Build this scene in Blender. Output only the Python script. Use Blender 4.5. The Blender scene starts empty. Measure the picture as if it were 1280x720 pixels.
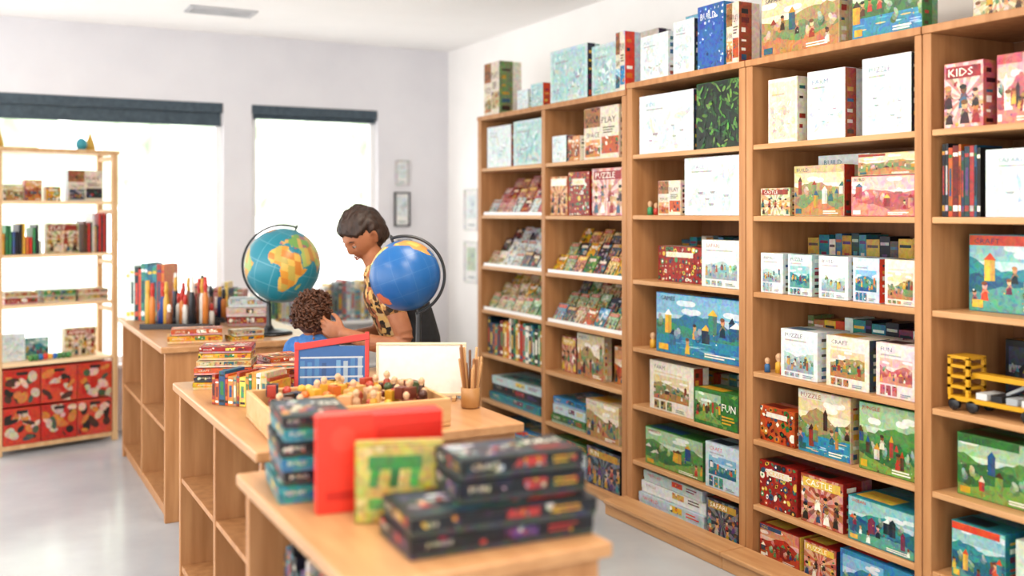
import bpy, math, random
from mathutils import Vector, Matrix, noise
R = random.Random(7)
D = bpy.data
COL = bpy.context.scene.collection

# ---------------------------------------------------------------- colours
def hx(h):
    o = []
    for i in (0, 2, 4):
        c = int(h[i:i+2], 16) / 255
        o.append(c/12.92 if c <= .04045 else ((c+.055)/1.055)**2.4)
    return (o[0], o[1], o[2], 1)

def mixc(a, b, t):
    return tuple(a[i]*(1-t)+b[i]*t for i in range(3)) + (1,)

# ---------------------------------------------------------------- materials
def base_mat(name, rough=.5, spec=.4):
    m = D.materials.new(name); m.use_nodes = True
    nt = m.node_tree; p = nt.nodes['Principled BSDF']
    p.inputs['Roughness'].default_value = rough
    p.inputs['Specular IOR Level'].default_value = spec
    return m, nt, p

def noise_mat(name, c1, c2, scale=8, rough=.6, stretch=(1,1,1), detail=4, bump=0, metallic=0, spec=.4, obj=True):
    m, nt, p = base_mat(name, rough, spec)
    p.inputs['Metallic'].default_value = metallic
    tc = nt.nodes.new('ShaderNodeTexCoord'); mp = nt.nodes.new('ShaderNodeMapping')
    mp.inputs['Scale'].default_value = stretch
    nz = nt.nodes.new('ShaderNodeTexNoise'); nz.inputs['Scale'].default_value = scale
    nz.inputs['Detail'].default_value = detail
    cr = nt.nodes.new('ShaderNodeValToRGB')
    cr.color_ramp.elements[0].position = .3; cr.color_ramp.elements[1].position = .7
    cr.color_ramp.elements[0].color = hx(c1); cr.color_ramp.elements[1].color = hx(c2)
    L = nt.links.new
    L(tc.outputs['Object'], mp.inputs[0]); L(mp.outputs[0], nz.inputs['Vector'])
    L(nz.outputs['Fac'], cr.inputs[0]); L(cr.outputs[0], p.inputs['Base Color'])
    if bump:
        bp = nt.nodes.new('ShaderNodeBump'); bp.inputs['Strength'].default_value = bump
        bp.inputs['Distance'].default_value = .01
        L(nz.outputs['Fac'], bp.inputs['Height']); L(bp.outputs[0], p.inputs['Normal'])
    return m

def attr_mat(name, rough=.42, amt=.12, blot=0, gain=1.0):
    m, nt, p = base_mat(name, rough)
    L = nt.links.new
    at = nt.nodes.new('ShaderNodeAttribute'); at.attribute_name = 'Col'
    tc = nt.nodes.new('ShaderNodeTexCoord')
    nz = nt.nodes.new('ShaderNodeTexNoise'); nz.inputs['Scale'].default_value = 45; nz.inputs['Detail'].default_value = 3
    mr = nt.nodes.new('ShaderNodeMapRange')
    mr.inputs['From Min'].default_value = .3; mr.inputs['From Max'].default_value = .7
    mr.inputs['To Min'].default_value = (1-amt)*gain; mr.inputs['To Max'].default_value = (1+amt*.5)*gain
    mx = nt.nodes.new('ShaderNodeVectorMath'); mx.operation = 'SCALE'
    L(tc.outputs['Object'], nz.inputs['Vector']); L(nz.outputs['Fac'], mr.inputs['Value'])
    src = at.outputs['Color']
    if blot:
        n2 = nt.nodes.new('ShaderNodeTexNoise'); n2.inputs['Scale'].default_value = 38; n2.inputs['Detail'].default_value = 4; n2.inputs['Distortion'].default_value = 1.2
        L(tc.outputs['Object'], n2.inputs['Vector'])
        hs = nt.nodes.new('ShaderNodeHueSaturation'); hs.inputs['Saturation'].default_value = 2.2; hs.inputs['Value'].default_value = .92; L(n2.outputs['Color'], hs.inputs['Color'])
        mm = nt.nodes.new('ShaderNodeMix'); mm.data_type = 'RGBA'; mm.blend_type = 'SOFT_LIGHT'; mm.inputs['Factor'].default_value = blot
        L(src, mm.inputs['A']); L(hs.outputs['Color'], mm.inputs['B']); src = mm.outputs['Result']
    L(src, mx.inputs[0]); L(mr.outputs[0], mx.inputs['Scale'])
    L(mx.outputs[0], p.inputs['Base Color'])
    return m

CARD = attr_mat('printed_card', .42, .16, .7, .93)
PAINT = attr_mat('painted_toy', .35, .06)
WOOD = noise_mat('beech_wood', '9c6a40', 'b58356', 3.0, .5, (9, 9, .8), 5, .05)
WOODB = noise_mat('recess_shade_wood', '744a2c', '885a38', 3.0, .6, (9, 9, .8), 5, .05)  # darker copy of the beech: recess shade painted into the wood colour
WOODH = noise_mat('beech_wood_boards', 'ae7c4e', 'c6996c', 3.0, .45, (9, .8, 9), 5, .05)
WOODT = noise_mat('counter_top_wood', 'a8784e', 'bc8e62', 2.5, .38, (9, .9, 9), 5, .03)
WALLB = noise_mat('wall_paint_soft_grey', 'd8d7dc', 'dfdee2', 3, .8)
WALL = noise_mat('wall_paint_white', 'f0eeec', 'f6f4f2', 3, .8)
CEIL = noise_mat('ceiling_paint', 'f8f7f6', 'fcfbfa', 3, .85)
WHITE = noise_mat('white_trim_paint', 'e8e8e8', 'f0f0f0', 4, .45)
DARK = noise_mat('dark_blind_fabric', '3a4650', '4a5862', 30, .8)
BLACKM = noise_mat('black_metal', '17181b', '222428', 20, .35, spec=.5)
FLOOR = noise_mat('polished_concrete', 'a0a5ab', 'b8bcc1', 1.6, .18, (1,1,1), 8, .01, spec=.5)
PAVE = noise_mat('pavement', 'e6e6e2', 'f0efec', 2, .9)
LEAF = noise_mat('glare_painted_leaves', 'd0e2ca', 'eaf4e6', 2, .9)  # near-white green: window glare painted into the leaf colour
BARK = noise_mat('glare_painted_bark', 'dcd8d0', 'e8e4dc', 12, .9)  # outdoor glare painted into the bark colour as well

# ---------------------------------------------------------------- mesh builder
class MB:
    def __init__(s):
        s.v, s.f, s.c, s.m, s.s = [], [], [], [], []
    def add(s, vs, fs, col=(.8,.8,.8,1), mat=0, M=None, smooth=False):
        o = len(s.v)
        for p in vs:
            s.v.append(tuple(M @ Vector(p)) if M is not None else tuple(p))
        for i, f in enumerate(fs):
            s.f.append([o+k for k in f])
            s.c.append(col[i] if isinstance(col, list) else col)
            s.m.append(mat); s.s.append(smooth)
    def box(s, x0, y0, z0, x1, y1, z1, col=(.8,.8,.8,1), mat=0, M=None):
        vs = [(x0,y0,z0),(x1,y0,z0),(x1,y1,z0),(x0,y1,z0),(x0,y0,z1),(x1,y0,z1),(x1,y1,z1),(x0,y1,z1)]
        s.add(vs, [(3,2,1,0),(4,5,6,7),(0,1,5,4),(1,2,6,5),(2,3,7,6),(3,0,4,7)], col, mat, M)
    def lathe(s, prof, col, mat=0, M=None, n=16, smooth=True):
        vs, fs, cs = [], [], []
        for r, z in prof:
            for i in range(n):
                a = 2*math.pi*i/n
                vs.append((r*math.cos(a), r*math.sin(a), z))
        for j in range(len(prof)-1):
            for i in range(n):
                k = (i+1) % n
                fs.append((j*n+i, j*n+k, (j+1)*n+k, (j+1)*n+i))
                cs.append(col[j] if isinstance(col, list) else col)
        fs.append(tuple(range(n))[::-1]); cs.append(cs[0])
        fs.append(tuple((len(prof)-1)*n+i for i in range(n))); cs.append(cs[-1] if not isinstance(col, list) else col[-1])
        s.add(vs, fs, cs, mat, M, smooth)
    def sphere(s, c, r, col, mat=0, n=12, M=None, sc=(1,1,1)):
        m = max(4, n//2)
        vs, fs = [], []
        vs.append((c[0], c[1], c[2]+r*sc[2]))
        for j in range(1, m):
            t = math.pi*j/m
            for i in range(n):
                a = 2*math.pi*i/n
                vs.append((c[0]+r*sc[0]*math.sin(t)*math.cos(a), c[1]+r*sc[1]*math.sin(t)*math.sin(a), c[2]+r*sc[2]*math.cos(t)))
        vs.append((c[0], c[1], c[2]-r*sc[2]))
        for i in range(n): fs.append((0, 1+i, 1+(i+1) % n))
        for j in range(m-2):
            for i in range(n):
                k = (i+1) % n
                fs.append((1+j*n+i, 1+(j+1)*n+i, 1+(j+1)*n+k, 1+j*n+k))
        b = 1+(m-2)*n
        for i in range(n): fs.append((b+i, len(vs)-1, b+(i+1) % n))
        s.add(vs, fs, col, mat, M, True)
    def tube(s, pts, rad, col=(.8,.8,.8,1), mat=0, n=14, ref=(0,1,0), sub=5, M=None, cap=True):
        """tapering tube through pts; rad = list of r or (r_side, r_other)"""
        P = [Vector(p) for p in pts]
        Rr = [(r, r) if not isinstance(r, tuple) else r for r in rad]
        Q, QR = [], []
        for i in range(len(P)-1):
            p0 = P[max(i-1,0)]; p1 = P[i]; p2 = P[i+1]; p3 = P[min(i+2,len(P)-1)]
            for k in range(sub):
                t = k/sub
                q = .5*((2*p1)+(-p0+p2)*t+(2*p0-5*p1+4*p2-p3)*t*t+(-p0+3*p1-3*p2+p3)*t**3)
                tt = t*t*(3-2*t)
                Q.append(q); QR.append((Rr[i][0]*(1-tt)+Rr[i+1][0]*tt, Rr[i][1]*(1-tt)+Rr[i+1][1]*tt))
        Q.append(P[-1]); QR.append(Rr[-1])
        if cap:
            t0 = (Q[0]-Q[1]).normalized(); t1 = (Q[-1]-Q[-2]).normalized()
            r0, r1 = QR[0], QR[-1]
            pre, prer, post, postr = [], [], [], []
            for a in (80, 55, 28):
                a = math.radians(a)
                pre.append(Q[0]+t0*min(r0)*math.sin(a)); prer.append((r0[0]*math.cos(a), r0[1]*math.cos(a)))
            for a in (28, 55, 80):
                a = math.radians(a)
                post.append(Q[-1]+t1*min(r1)*math.sin(a)); postr.append((r1[0]*math.cos(a), r1[1]*math.cos(a)))
            Q = pre+Q+post; QR = prer+QR+postr
        vs, fs = [], []
        rf = Vector(ref)
        for i, q in enumerate(Q):
            t = (Q[min(i+1,len(Q)-1)]-Q[max(i-1,0)]).normalized()
            sd = rf - rf.dot(t)*t
            if sd.length < 1e-3: sd = Vector((1,0,0)) - t.x*t
            sd.normalize(); b = t.cross(sd)
            for k in range(n):
                a = 2*math.pi*k/n
                vs.append(q + sd*QR[i][0]*math.cos(a) + b*QR[i][1]*math.sin(a))
        for j in range(len(Q)-1):
            for i in range(n):
                k = (i+1) % n
                fs.append((j*n+i, j*n+k, (j+1)*n+k, (j+1)*n+i))
        fs.append(tuple(range(n))[::-1]); fs.append(tuple((len(Q)-1)*n+i for i in range(n)))
        s.add(vs, fs, col, mat, M, True)
    def obj(s, name, mats, loc=(0,0,0), rz=0, bevel=0, parent=None, rot=None):
        me = D.meshes.new(name)
        me.from_pydata(s.v, [], s.f)
        for m in mats: me.materials.append(m)
        me.polygons.foreach_set('material_index', s.m)
        me.polygons.foreach_set('use_smooth', s.s)
        ca = me.color_attributes.new('Col', 'FLOAT_COLOR', 'CORNER')
        buf = []
        for p, c in zip(me.polygons, s.c):
            for _ in range(p.loop_total): buf.extend(c)
        ca.data.foreach_set('color', buf)
        me.update()
        ob = D.objects.new(name, me); COL.objects.link(ob)
        ob.location = loc
        ob.rotation_euler = rot if rot else (0, 0, rz)
        if bevel:
            b = ob.modifiers.new('bevel', 'BEVEL'); b.width = bevel; b.segments = 2
            b.limit_method = 'ANGLE'; b.angle_limit = math.radians(60)
        if parent: ob.parent = parent
        return ob

def empty(name, loc=(0,0,0), rz=0):
    e = D.objects.new(name, None); COL.objects.link(e); e.location = loc; e.rotation_euler = (0,0,rz)
    e.empty_display_size = .1
    return e

# ---------------------------------------------------------------- text
TX = {}
def load_text():
    for w in 'PUZZLE GAMES ANIMALS WORLD FARM CASTLE MEMORY FUN KIDS OCEAN SAFARI SPACE JUNGLE PLAY CRAFT 100 BUILD'.split():
        cu = D.curves.new('t', 'FONT'); cu.body = w; cu.resolution_u = 1
        ob = D.objects.new('t', cu); COL.objects.link(ob)
        bpy.context.view_layer.update()
        me = D.meshes.new_from_object(ob.evaluated_get(bpy.context.evaluated_depsgraph_get()))
        vs = [(v.co.x, v.co.y) for v in me.vertices]
        x0 = min(a for a, b in vs); x1 = max(a for a, b in vs); y0 = min(b for a, b in vs); y1 = max(b for a, b in vs)
        TX[w] = ([((a-x0)/(x1-x0), (b-y0)/(y1-y0)) for a, b in vs], [list(p.vertices) for p in me.polygons], (x1-x0)/(y1-y0))
        D.objects.remove(ob); D.meshes.remove(me); D.curves.remove(cu)
load_text()
WORDS = list(TX.keys())

# ---------------------------------------------------------------- printed art
def clip_poly(pts, r):
    u0, v0, u1, v1 = r
    def cl(ps, ins, inter):
        out = []
        for i in range(len(ps)):
            a, b = ps[i-1], ps[i]
            ia, ib = ins(a), ins(b)
            if ib:
                if not ia: out.append(inter(a, b))
                out.append(b)
            elif ia: out.append(inter(a, b))
        return out
    def ix(x): return lambda a, b: (x, a[1]+(b[1]-a[1])*(x-a[0])/((b[0]-a[0]) or 1e-9))
    def iy(y): return lambda a, b: (a[0]+(b[0]-a[0])*(y-a[1])/((b[1]-a[1]) or 1e-9), y)
    for ins, it in ((lambda p: p[0] >= u0, ix(u0)), (lambda p: p[0] <= u1, ix(u1)), (lambda p: p[1] >= v0, iy(v0)), (lambda p: p[1] <= v1, iy(v1))):
        pts = cl(pts, ins, it)
        if len(pts) < 3: return []
    return pts

class Art:
    def __init__(s, mb, place, M=None):
        s.mb, s.pl, s.M, s.l = mb, place, M, 1
    def poly(s, pts, col, clip=None):
        if clip: pts = clip_poly(pts, clip)
        if len(pts) < 3: return
        s.l += 1
        z = .0003+.00002*s.l
        s.mb.add([s.pl(u, v, z) for u, v in pts], [tuple(range(len(pts)))], col, 0, s.M)
    def rect(s, u0, v0, u1, v1, col, clip=None):
        s.poly([(u0,v0),(u1,v0),(u1,v1),(u0,v1)], col, clip)
    def ell(s, u, v, ru, rv, col, clip=None, n=10, a0=0):
        ca, sa = math.cos(a0), math.sin(a0)
        s.poly([(u+ru*math.cos(2*math.pi*i/n)*ca-rv*math.sin(2*math.pi*i/n)*sa, v+ru*math.cos(2*math.pi*i/n)*sa+rv*math.sin(2*math.pi*i/n)*ca) for i in range(n)], col, clip)
    def text(s, w, u, v, wid, hgt, col):
        vs, fs, asp = TX[w]
        if wid/hgt > asp*1.25: wid = hgt*asp*1.25
        s.l += 1
        z = .0003+.00002*s.l
        s.mb.add([s.pl(u+a*wid, v+b*hgt, z) for a, b in vs], fs, col, 0, s.M)

PAL = {
 'pale': ('d2e0e4', ['b0cac6','8fb0b4','98a4aa'], ['a95f48','c9a950','44708c','dcd8cc','5c504c'], 'd0dadc'),
 'blue': ('7fb4d0', ['2f7698','3f8a7a','1f5f7e'], ['d7432f','e4b83e','f8f6ee','d97a2a','1a3248'], '2f7fb0'),
 'green': ('a0bc98', ['558446','376a38','779848'], ['b43a28','d0a12a','d4cfbf','4b3118','1a4e80'], '347232'),
 'red': ('c98a6c', ['a93020','82201a','b84e2c'], ['e0bf50','f4efe2','2f4a6a','4a8a5a','26201e'], '981f18'),
 'tan': ('d8c6a2', ['a08a5c','748656','b07c4c'], ['94301e','2a5a6a','d5d0bf','3a2010','bf8e2a'], 'bca680'),
 'pink': ('dcb4ac', ['bc6c6e','a85456','cc8878'], ['94202a','f5efe6','3a6080','e0b050','3a1a20'], 'c06868'),
 'teal': ('90c0c2', ['2f8a90','20647a','5a9c90'], ['d04a2a','e0bc4c','e6f4ec','0a2a34','7a2a4a'], '24808c'),
 'yellow': ('dcc070', ['c49020','a96a18','6a8a2a'], ['b0200e','0f4a7a','f8f4e6','1a0a00','2a7a4a'], 'd09c1c'),
 'dark': ('30384e', ['161c28','30203a','1a3c40'], ['b88c30','a03430','3a8090','b8b4ac','5a3a70'], '14181f'),
 'orange': ('d8a068', ['b85820','983e18','c68030'], ['f6f0e0','1a4a6a','6a0f08','2a7030','0a0402'], 'b84f1c'),
}

def figure(A, u, v, h, acc, rnd, cl):
    c = hx(rnd.choice(acc)); sk = hx(rnd.choice(['d09e74','b07a4a','7a4a2c','d8b894']))
    A.poly([(u-.24*h,v),(u+.22*h,v),(u+.12*h,v+.62*h),(u-.13*h,v+.6*h)], c, cl)
    A.poly([(u-.3*h,v+.2*h),(u-.1*h,v+.55*h),(u+.3*h,v+.35*h),(u+.1*h,v+.6*h)], mixc(c, sk, .5), cl)
    A.ell(u, v+.76*h, .16*h, .19*h, sk, cl, 8)
    A.ell(u-.02*h, v+.88*h, .18*h, .11*h, hx(rnd.choice(['3a2a20','7a4a28','b88a50','1f1a18'])), cl, 8)

def speckle(A, r, cols, rnd, n, s0, s1):
    u0, v0, u1, v1 = r; W, H = u1-u0, v1-v0; q = min(W, H)
    for i in range(n):
        a = rnd.uniform(s0, s1)*q
        A.ell(u0+W*rnd.random(), v0+H*rnd.random(), a, a*rnd.uniform(.3,1), hx(rnd.choice(cols)), r, rnd.choice([4,5,7]), rnd.random()*3)

def scene(A, u0, v0, u1, v1, pal, rnd, kind='land'):
    sky, hills, acc, main = PAL[pal]
    W, H = u1-u0, v1-v0; cl = (u0, v0, u1, v1)
    A.rect(u0, v0, u1, v1, hx(sky))
    A.rect(u0, v0, u1, v0+H*.66, mixc(hx(sky), (1,1,1,1), .3))
    for i in range(3):
        cu, cv = u0+W*rnd.random(), v0+H*rnd.uniform(.7,.95)
        for k in range(3):
            A.ell(cu+k*W*.05, cv+H*.02*rnd.random(), W*.07, H*.05, mixc(hx(sky), (.95,.95,.95,1), .6), cl)
    for j in range(3):
        hgt = .62-.19*j; ph = rnd.random()*6; fr = rnd.uniform(3,9); am = rnd.uniform(.05,.14)
        pts = [(u0, v0)]+[(u0+W*i/14, v0+H*(hgt+am*math.sin(ph+fr*i/14)+rnd.uniform(-.03,.03))) for i in range(15)]+[(u1, v0)]
        A.poly(pts, hx(hills[j]), cl)
        speckle(A, (u0, v0, u1, v0+H*(hgt-.08)), hills+[rnd.choice(acc)], rnd, 9, .02, .07)
        if kind == 'water' and j == 1:
            A.rect(u0, v0, u1, v0+H*.3, hx('2f83a8'), cl)
            for k in range(14):
                A.ell(u0+W*rnd.random(), v0+H*rnd.uniform(.03,.27), W*.08, H*.012, hx(rnd.choice(['98c8d6','2a6f96','5aa4bc','c8b890'])), cl, 8)
            break
    n = rnd.randint(9, 13)
    for i in range(n):
        u = u0+W*(i+.5+rnd.uniform(-.5,.5))/n; v = v0+H*rnd.uniform(.08,.45)
        k = rnd.random()
        if k < .4:
            w = W*rnd.uniform(.03,.06); h = H*rnd.uniform(.14,.32); c = hx(rnd.choice(acc+hills))
            A.rect(u-w, v, u+w, v+h, c, cl); A.rect(u, v, u+w, v+h, mixc(c, (.1,.08,.08,1), .3), cl)
            A.poly([(u-w*1.2,v+h),(u+w*1.2,v+h),(u+w*.1,v+h+H*.1)], hx(rnd.choice(acc)), cl)
        elif k < .65:
            g = hx(rnd.choice(hills+['4f8148','3a6a48']))
            for q in range(4): A.ell(u+rnd.uniform(-.03,.03)*W, v+H*(.1+.04*q), W*(.045-.007*q), H*.06, mixc(g, (1,1,1,1), .1*q), cl, 7, rnd.random())
        else:
            figure(A, u, v-H*.05, H*rnd.uniform(.18,.32), acc, rnd, cl)
    speckle(A, (u0, v0, u1, v0+H*.5), acc+hills, rnd, 22, .01, .035)

def lines(A, u0, v0, u1, v1, col, rnd, n=3):
    for i in range(n):
        h = (v1-v0)/n; A.rect(u0, v0+h*i+h*.2, u0+(u1-u0)*rnd.uniform(.6,1), v0+h*i+h*.7, col)

def art(A, w, h, style, pal, rnd):
    sky, hills, acc, main = PAL[pal]
    word = rnd.choice(WORDS); cl = (.002, .002, w-.002, h-.002)
    if style in ('scene', 'water'):
        scene(A, .003, .003, w-.003, h-.003, pal, rnd, 'water' if style == 'water' else 'land')
        if rnd.random() < .5: A.rect(.003, h*.86, w*rnd.uniform(.4,.997), h-.003, hx(rnd.choice([main, acc[0], acc[2]])))
        A.text(word, w*.06, h*.88, w*.4, h*.07, hx(rnd.choice(['f8f6ee', acc[0], '2a3a50'])))
        A.rect(w*.04, h*.05, w*.16, h*.15, hx(acc[1])); lines(A, w*.6, h*.04, w*.94, h*.12, hx('f4f0e6'), rnd, 2)
    elif style == 'photo':
        A.rect(.002, .002, w-.002, h-.002, mixc(hx(sky), (.78,.79,.78,1), .6))
        A.text(word, w*.12, h*.84, w*.5, h*.08, hx(rnd.choice([acc[0], acc[2], '48525c'])))
        lines(A, w*.12, h*.75, w*.8, h*.81, mixc(hx(acc[4]), (1,1,1,1), .4), rnd, 1)
        v0 = rnd.uniform(.12,.3)
        scene(A, w*.1, h*v0, w*.9, h*.72, pal, rnd)
        for i in range(3):
            a = w*(.12+.15*i); A.rect(a, h*.04, a+w*.11, h*(v0-.03), hx(rnd.choice(hills))); 
            speckle(A, (a, h*.04, a+w*.11, h*(v0-.03)), acc, rnd, 5, .1, .3)
        lines(A, w*.62, h*.04, w*.9, h*.11, hx('8a98a4'), rnd, 2)
    elif style == 'plain':
        b = mixc(hx(sky), (.74,.79,.81,1), .55)
        A.rect(.002, .002, w-.002, h-.002, b)
        c = (w*.06,h*.06,w*.94,h*.94)
        A.rect(*c, mixc(b, hx(sky), .5))
        for i in range(46):
            A.ell(w*rnd.uniform(.1,.9), h*rnd.uniform(.08,.72), w*rnd.uniform(.03,.14), h*rnd.uniform(.01,.06), mixc(b, hx(rnd.choice(hills+['f4f6f6', 'c8bca0'])), rnd.uniform(.2,.55)), c, 9, rnd.random()*3)
        for i in range(5):
            u = w*rnd.uniform(.2,.8); v = h*rnd.uniform(.2,.5); q = w*rnd.uniform(.03,.06)
            A.poly([(u-q,v),(u+q,v),(u+q*.6,v-q*.5),(u-q*.6,v-q*.5)], mixc(hx(acc[4]), b, .4), c); A.poly([(u,v+q*.1),(u,v+q*1.8),(u+q*.9,v+q*.2)], mixc(b, (1,1,1,1), .5), c)
        A.text(word, w*.14, h*.8, w*.45, h*.07, mixc(hx(acc[2]), (1,1,1,1), .2))
        lines(A, w*.14, h*.73, w*.6, h*.78, mixc(hx(acc[4]), b, .5), rnd, 1)
    elif style == 'pattern':
        A.rect(.002, .002, w-.002, h-.002, hx(main))
        nx = max(3, int(w/.026)); nz = max(3, int(h/.026))
        for i in range(nx):
            for j in range(nz):
                u = w*(i+.5+rnd.uniform(-.3,.3))/nx; v = h*(j+.5+rnd.uniform(-.3,.3))/nz
                c = hx(rnd.choice(acc+hills)); s = rnd.uniform(.3,.65)
                A.ell(u, v, w/nx*s, h/nz*s*rnd.uniform(.5,1), c, cl, rnd.choice([4,6,8]), rnd.random()*3)
                A.ell(u, v, w/nx*s*.4, h/nz*s*.4, hx(rnd.choice(acc)), cl, 6)
        A.rect(w*.2, h*.7, w*.8, h*.84, hx('e8e0d0')); A.text(word, w*.26, h*.72, w*.48, h*.09, hx(acc[0]))
    elif style == 'leafy':
        A.rect(.002, .002, w-.002, h-.002, hx('16261a'))
        for i in range(150):
            c = hx(rnd.choice(['22441f','2f5f28','4a7c34','14201a','6a9448','1f3a2a']))
            A.ell(w*rnd.random(), h*rnd.random(), w*rnd.uniform(.03,.1), h*rnd.uniform(.012,.03), c, cl, 8, rnd.random()*3.1)
    elif style == 'stars':
        A.rect(.002, .002, w-.002, h-.002, hx('2f5fa8'))
        for i in range(46):
            A.ell(w*rnd.random(), h*rnd.random(), w*rnd.uniform(.01,.05), w*rnd.uniform(.01,.05), hx(rnd.choice(['e8f0fa','8ab8e6','16366e','c8dcf4'])), cl, 5, rnd.random()*3)
        A.text(word, w*.12, h*.78, w*.6, h*.1, hx('f6f8fa'))
    elif style == 'chars':
        A.rect(.002, .002, w-.002, h-.002, mixc(hx(sky), (1,1,1,1), .15))
        cu, cv = w*.5, h*.45
        for i in range(12):
            a = i*math.pi/6+rnd.random()*.1
            A.poly([(cu,cv),(cu+w*math.cos(a),cv+w*math.sin(a)),(cu+w*math.cos(a+.26),cv+w*math.sin(a+.26))], mixc(hx(sky), hx(hills[i % 3]), .6), cl)
        speckle(A, cl, acc+hills, rnd, 26, .02, .06)
        n = max(3, int(w/h*4))
        for rr in (.3, .06):
            for i in range(n):
                figure(A, w*(i+.5+rnd.uniform(-.2,.2))/n, h*rr, h*rnd.uniform(.26,.38), acc, rnd, cl)
        A.rect(w*.06, h*.76, w*.94, h*.94, hx(acc[0])); A.text(word, w*.12, h*.79, w*.7, h*.12, hx('f6f2e4'))
    elif style == 'band':
        A.rect(.002, .002, w-.002, h-.002, hx(main))
        speckle(A, cl, hills, rnd, 14, .05, .16)
        scene(A, w*.04, h*.1, w*.62, h*.9, pal, rnd)
        A.text(word, w*.65, h*.5, w*.3, h*.2, hx('f8f4ea'))
        lines(A, w*.65, h*.14, w*.94, h*.4, hx(acc[1]), rnd, 3)
    elif style == 'letters':
        A.rect(.002, .002, w-.002, h-.002, hx('d8cfbf'))
        A.rect(.002, h*.62, w*.48, h-.002, hx('98643a')); speckle(A, (.002, h*.62, w*.48, h-.002), ['7a4a28','c08a58','3a2418'], rnd, 12, .05, .15)
        A.rect(w*.52, h*.1, w-.002, h*.42, hx(main)); speckle(A, (w*.52, h*.1, w-.002, h*.42), acc+hills, rnd, 16, .05, .2)
        A.text(word, w*.06, h*.7, w*.4, h*.12, hx('2a2420')); A.text('PLAY', w*.52, h*.68, w*.4, h*.12, hx('2a2420'))
        lines(A, w*.56, h*.48, w*.94, h*.62, hx('6a5a4a'), rnd, 3)
        A.text(rnd.choice(WORDS), w*.08, h*.42, w*.38, h*.1, hx('5a4a3a'))
        scene(A, w*.04, h*.05, w*.48, h*.38, pal, rnd)

def game_box(mb, w, h, d, style, pal, rnd, M=None, flat=False):
    """shop box, bottom centre at origin, front -Y; two-part with lid seam. flat: artwork on the top, titles on the rim"""
    sky, hills, acc, main = PAL[pal]
    if style in ('photo', 'plain', 'letters'): side = mixc(hx(sky), (.74,.74,.74,1), .5)
    else: side = hx(main)
    e = .0018
    if not flat:
        mb.box(-w/2+e, -d*.3, e*0, w/2-e, d/2, h-e, mixc(side, (.9,.9,.9,1), .15), 0, M)
        mb.box(-w/2, -d/2, 0, w/2, d*.12, h, side, 0, M)
        A = Art(mb, lambda u, v, l: (u-w/2, -d/2-l, v), M); art(A, w, h, style, pal, rnd)
        A = Art(mb, lambda u, v, l: (w/2+l, -d/2+u, v), M)
        sd = d*.6
        A.rect(0.001, 0.002, sd, h-.002, side if rnd.random() < .3 else hx(rnd.choice([main, acc[0], hills[1], '2a3340', '38424c'])))
        for i in range(6):
            v0 = h*(.06+.15*i); A.rect(sd*.2, v0, sd*rnd.uniform(.5,.85), v0+h*rnd.uniform(.03,.1), hx(rnd.choice(acc)))
        A = Art(mb, lambda u, v, l: (u-w/2, v-d/2, h+l), M); A.rect(w*.05, d*.1, w*.6, d*.5, hx(rnd.choice(acc)))
    else:
        dk = pal == 'dark' or pal == 'teal'
        mb.box(-w/2+e, -d/2+e, 0, w/2-e, d/2-e, h*.5, mixc(side, (.9,.9,.9,1), .05 if dk else .3), 0, M)
        mb.box(-w/2, -d/2, h*.3, w/2, d/2, h, side, 0, M)
        A = Art(mb, lambda u, v, l: (u-w/2, v-d/2, h+l), M); art(A, w, d, style, pal, rnd)
        for pl, ln in ((lambda u, v, l: (u-w/2, -d/2-l, v), w), (lambda u, v, l: (w/2+l, u-d/2, v), d), (lambda u, v, l: (-w/2-l, d/2-u, v), d)):
            A = Art(mb, pl, M)
            c = (.001, h*.32, ln-.001, h*.98)
            if style not in ('photo','plain'): speckle(A, c, hills*3+acc[:2]+[acc[3]], rnd, 18, .15, .5)
            A.text(rnd.choice(WORDS), ln*.08, h*.48, ln*.26, h*.3, hx('d8cfb8') if style not in ('photo','plain') else hx(acc[0]))
            A.rect(ln*.5, h*.4, ln*.68, h*.9, hx(rnd.choice(acc[:2]+acc[4:]))); speckle(A, (ln*.5, h*.4, ln*.68, h*.9), acc+hills, rnd, 8, .1, .4)
            lines(A, ln*.74, h*.4, ln*.95, h*.86, hx(rnd.choice(acc[:2]+acc[4:])), rnd, 2)

XS = 2.91     # front plane of the wall shelving
SH = math.radians(-90)

def shelf_box(name, yl, yr, z, h, depth, style, pal, inset=.03, jit=True, flat=False, tilt=0):
    w = yl-yr-.008
    mb = MB(); rnd = random.Random(int(yl*1000)+int(z*777)+int(h*99))
    game_box(mb, w, h, depth, style, pal, rnd, flat=flat)
    ob = mb.obj(name, [CARD], (XS+inset+depth/2, (yl+yr)/2, z+.0008), SH+(math.radians(rnd.uniform(-1.5,1.5)) if jit else 0), .0012)
    return ob

def book_row(name, loc, rz, length, hmin, hmax, depth, pals, seed, tmin=.008, tmax=.028, light=0):
    rnd = random.Random(seed); mb = MB(); x = 0
    while x < length-tmin:
        t = min(rnd.uniform(tmin, tmax), length-x); h = rnd.uniform(hmin, hmax); dp = depth*rnd.uniform(.85,1)
        pal = PAL[rnd.choice(pals)]; c = hx(rnd.choice([pal[3]]+pal[1]+pal[2])); c = mixc(c, (1,1,1,1), light)
        x0 = x-length/2
        mb.box(x0+.0005, -depth/2, 0, x0+t-.0005, -depth/2+dp, h, c)
        c2 = hx(rnd.choice(pal[2])); A = Art(mb, lambda u, v, l: (x0+u, -depth/2-l, v))
        A.rect(t*.1, h*.08, t*.9, h*.16, c2); A.rect(t*.25, h*.3, t*.75, h*.7, hx(rnd.choice(pal[2]))); A.rect(t*.1, h*.85, t*.9, h*.9, c2)
        x += t
    return mb.obj(name, [CARD], loc, rz, .0008)

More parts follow.
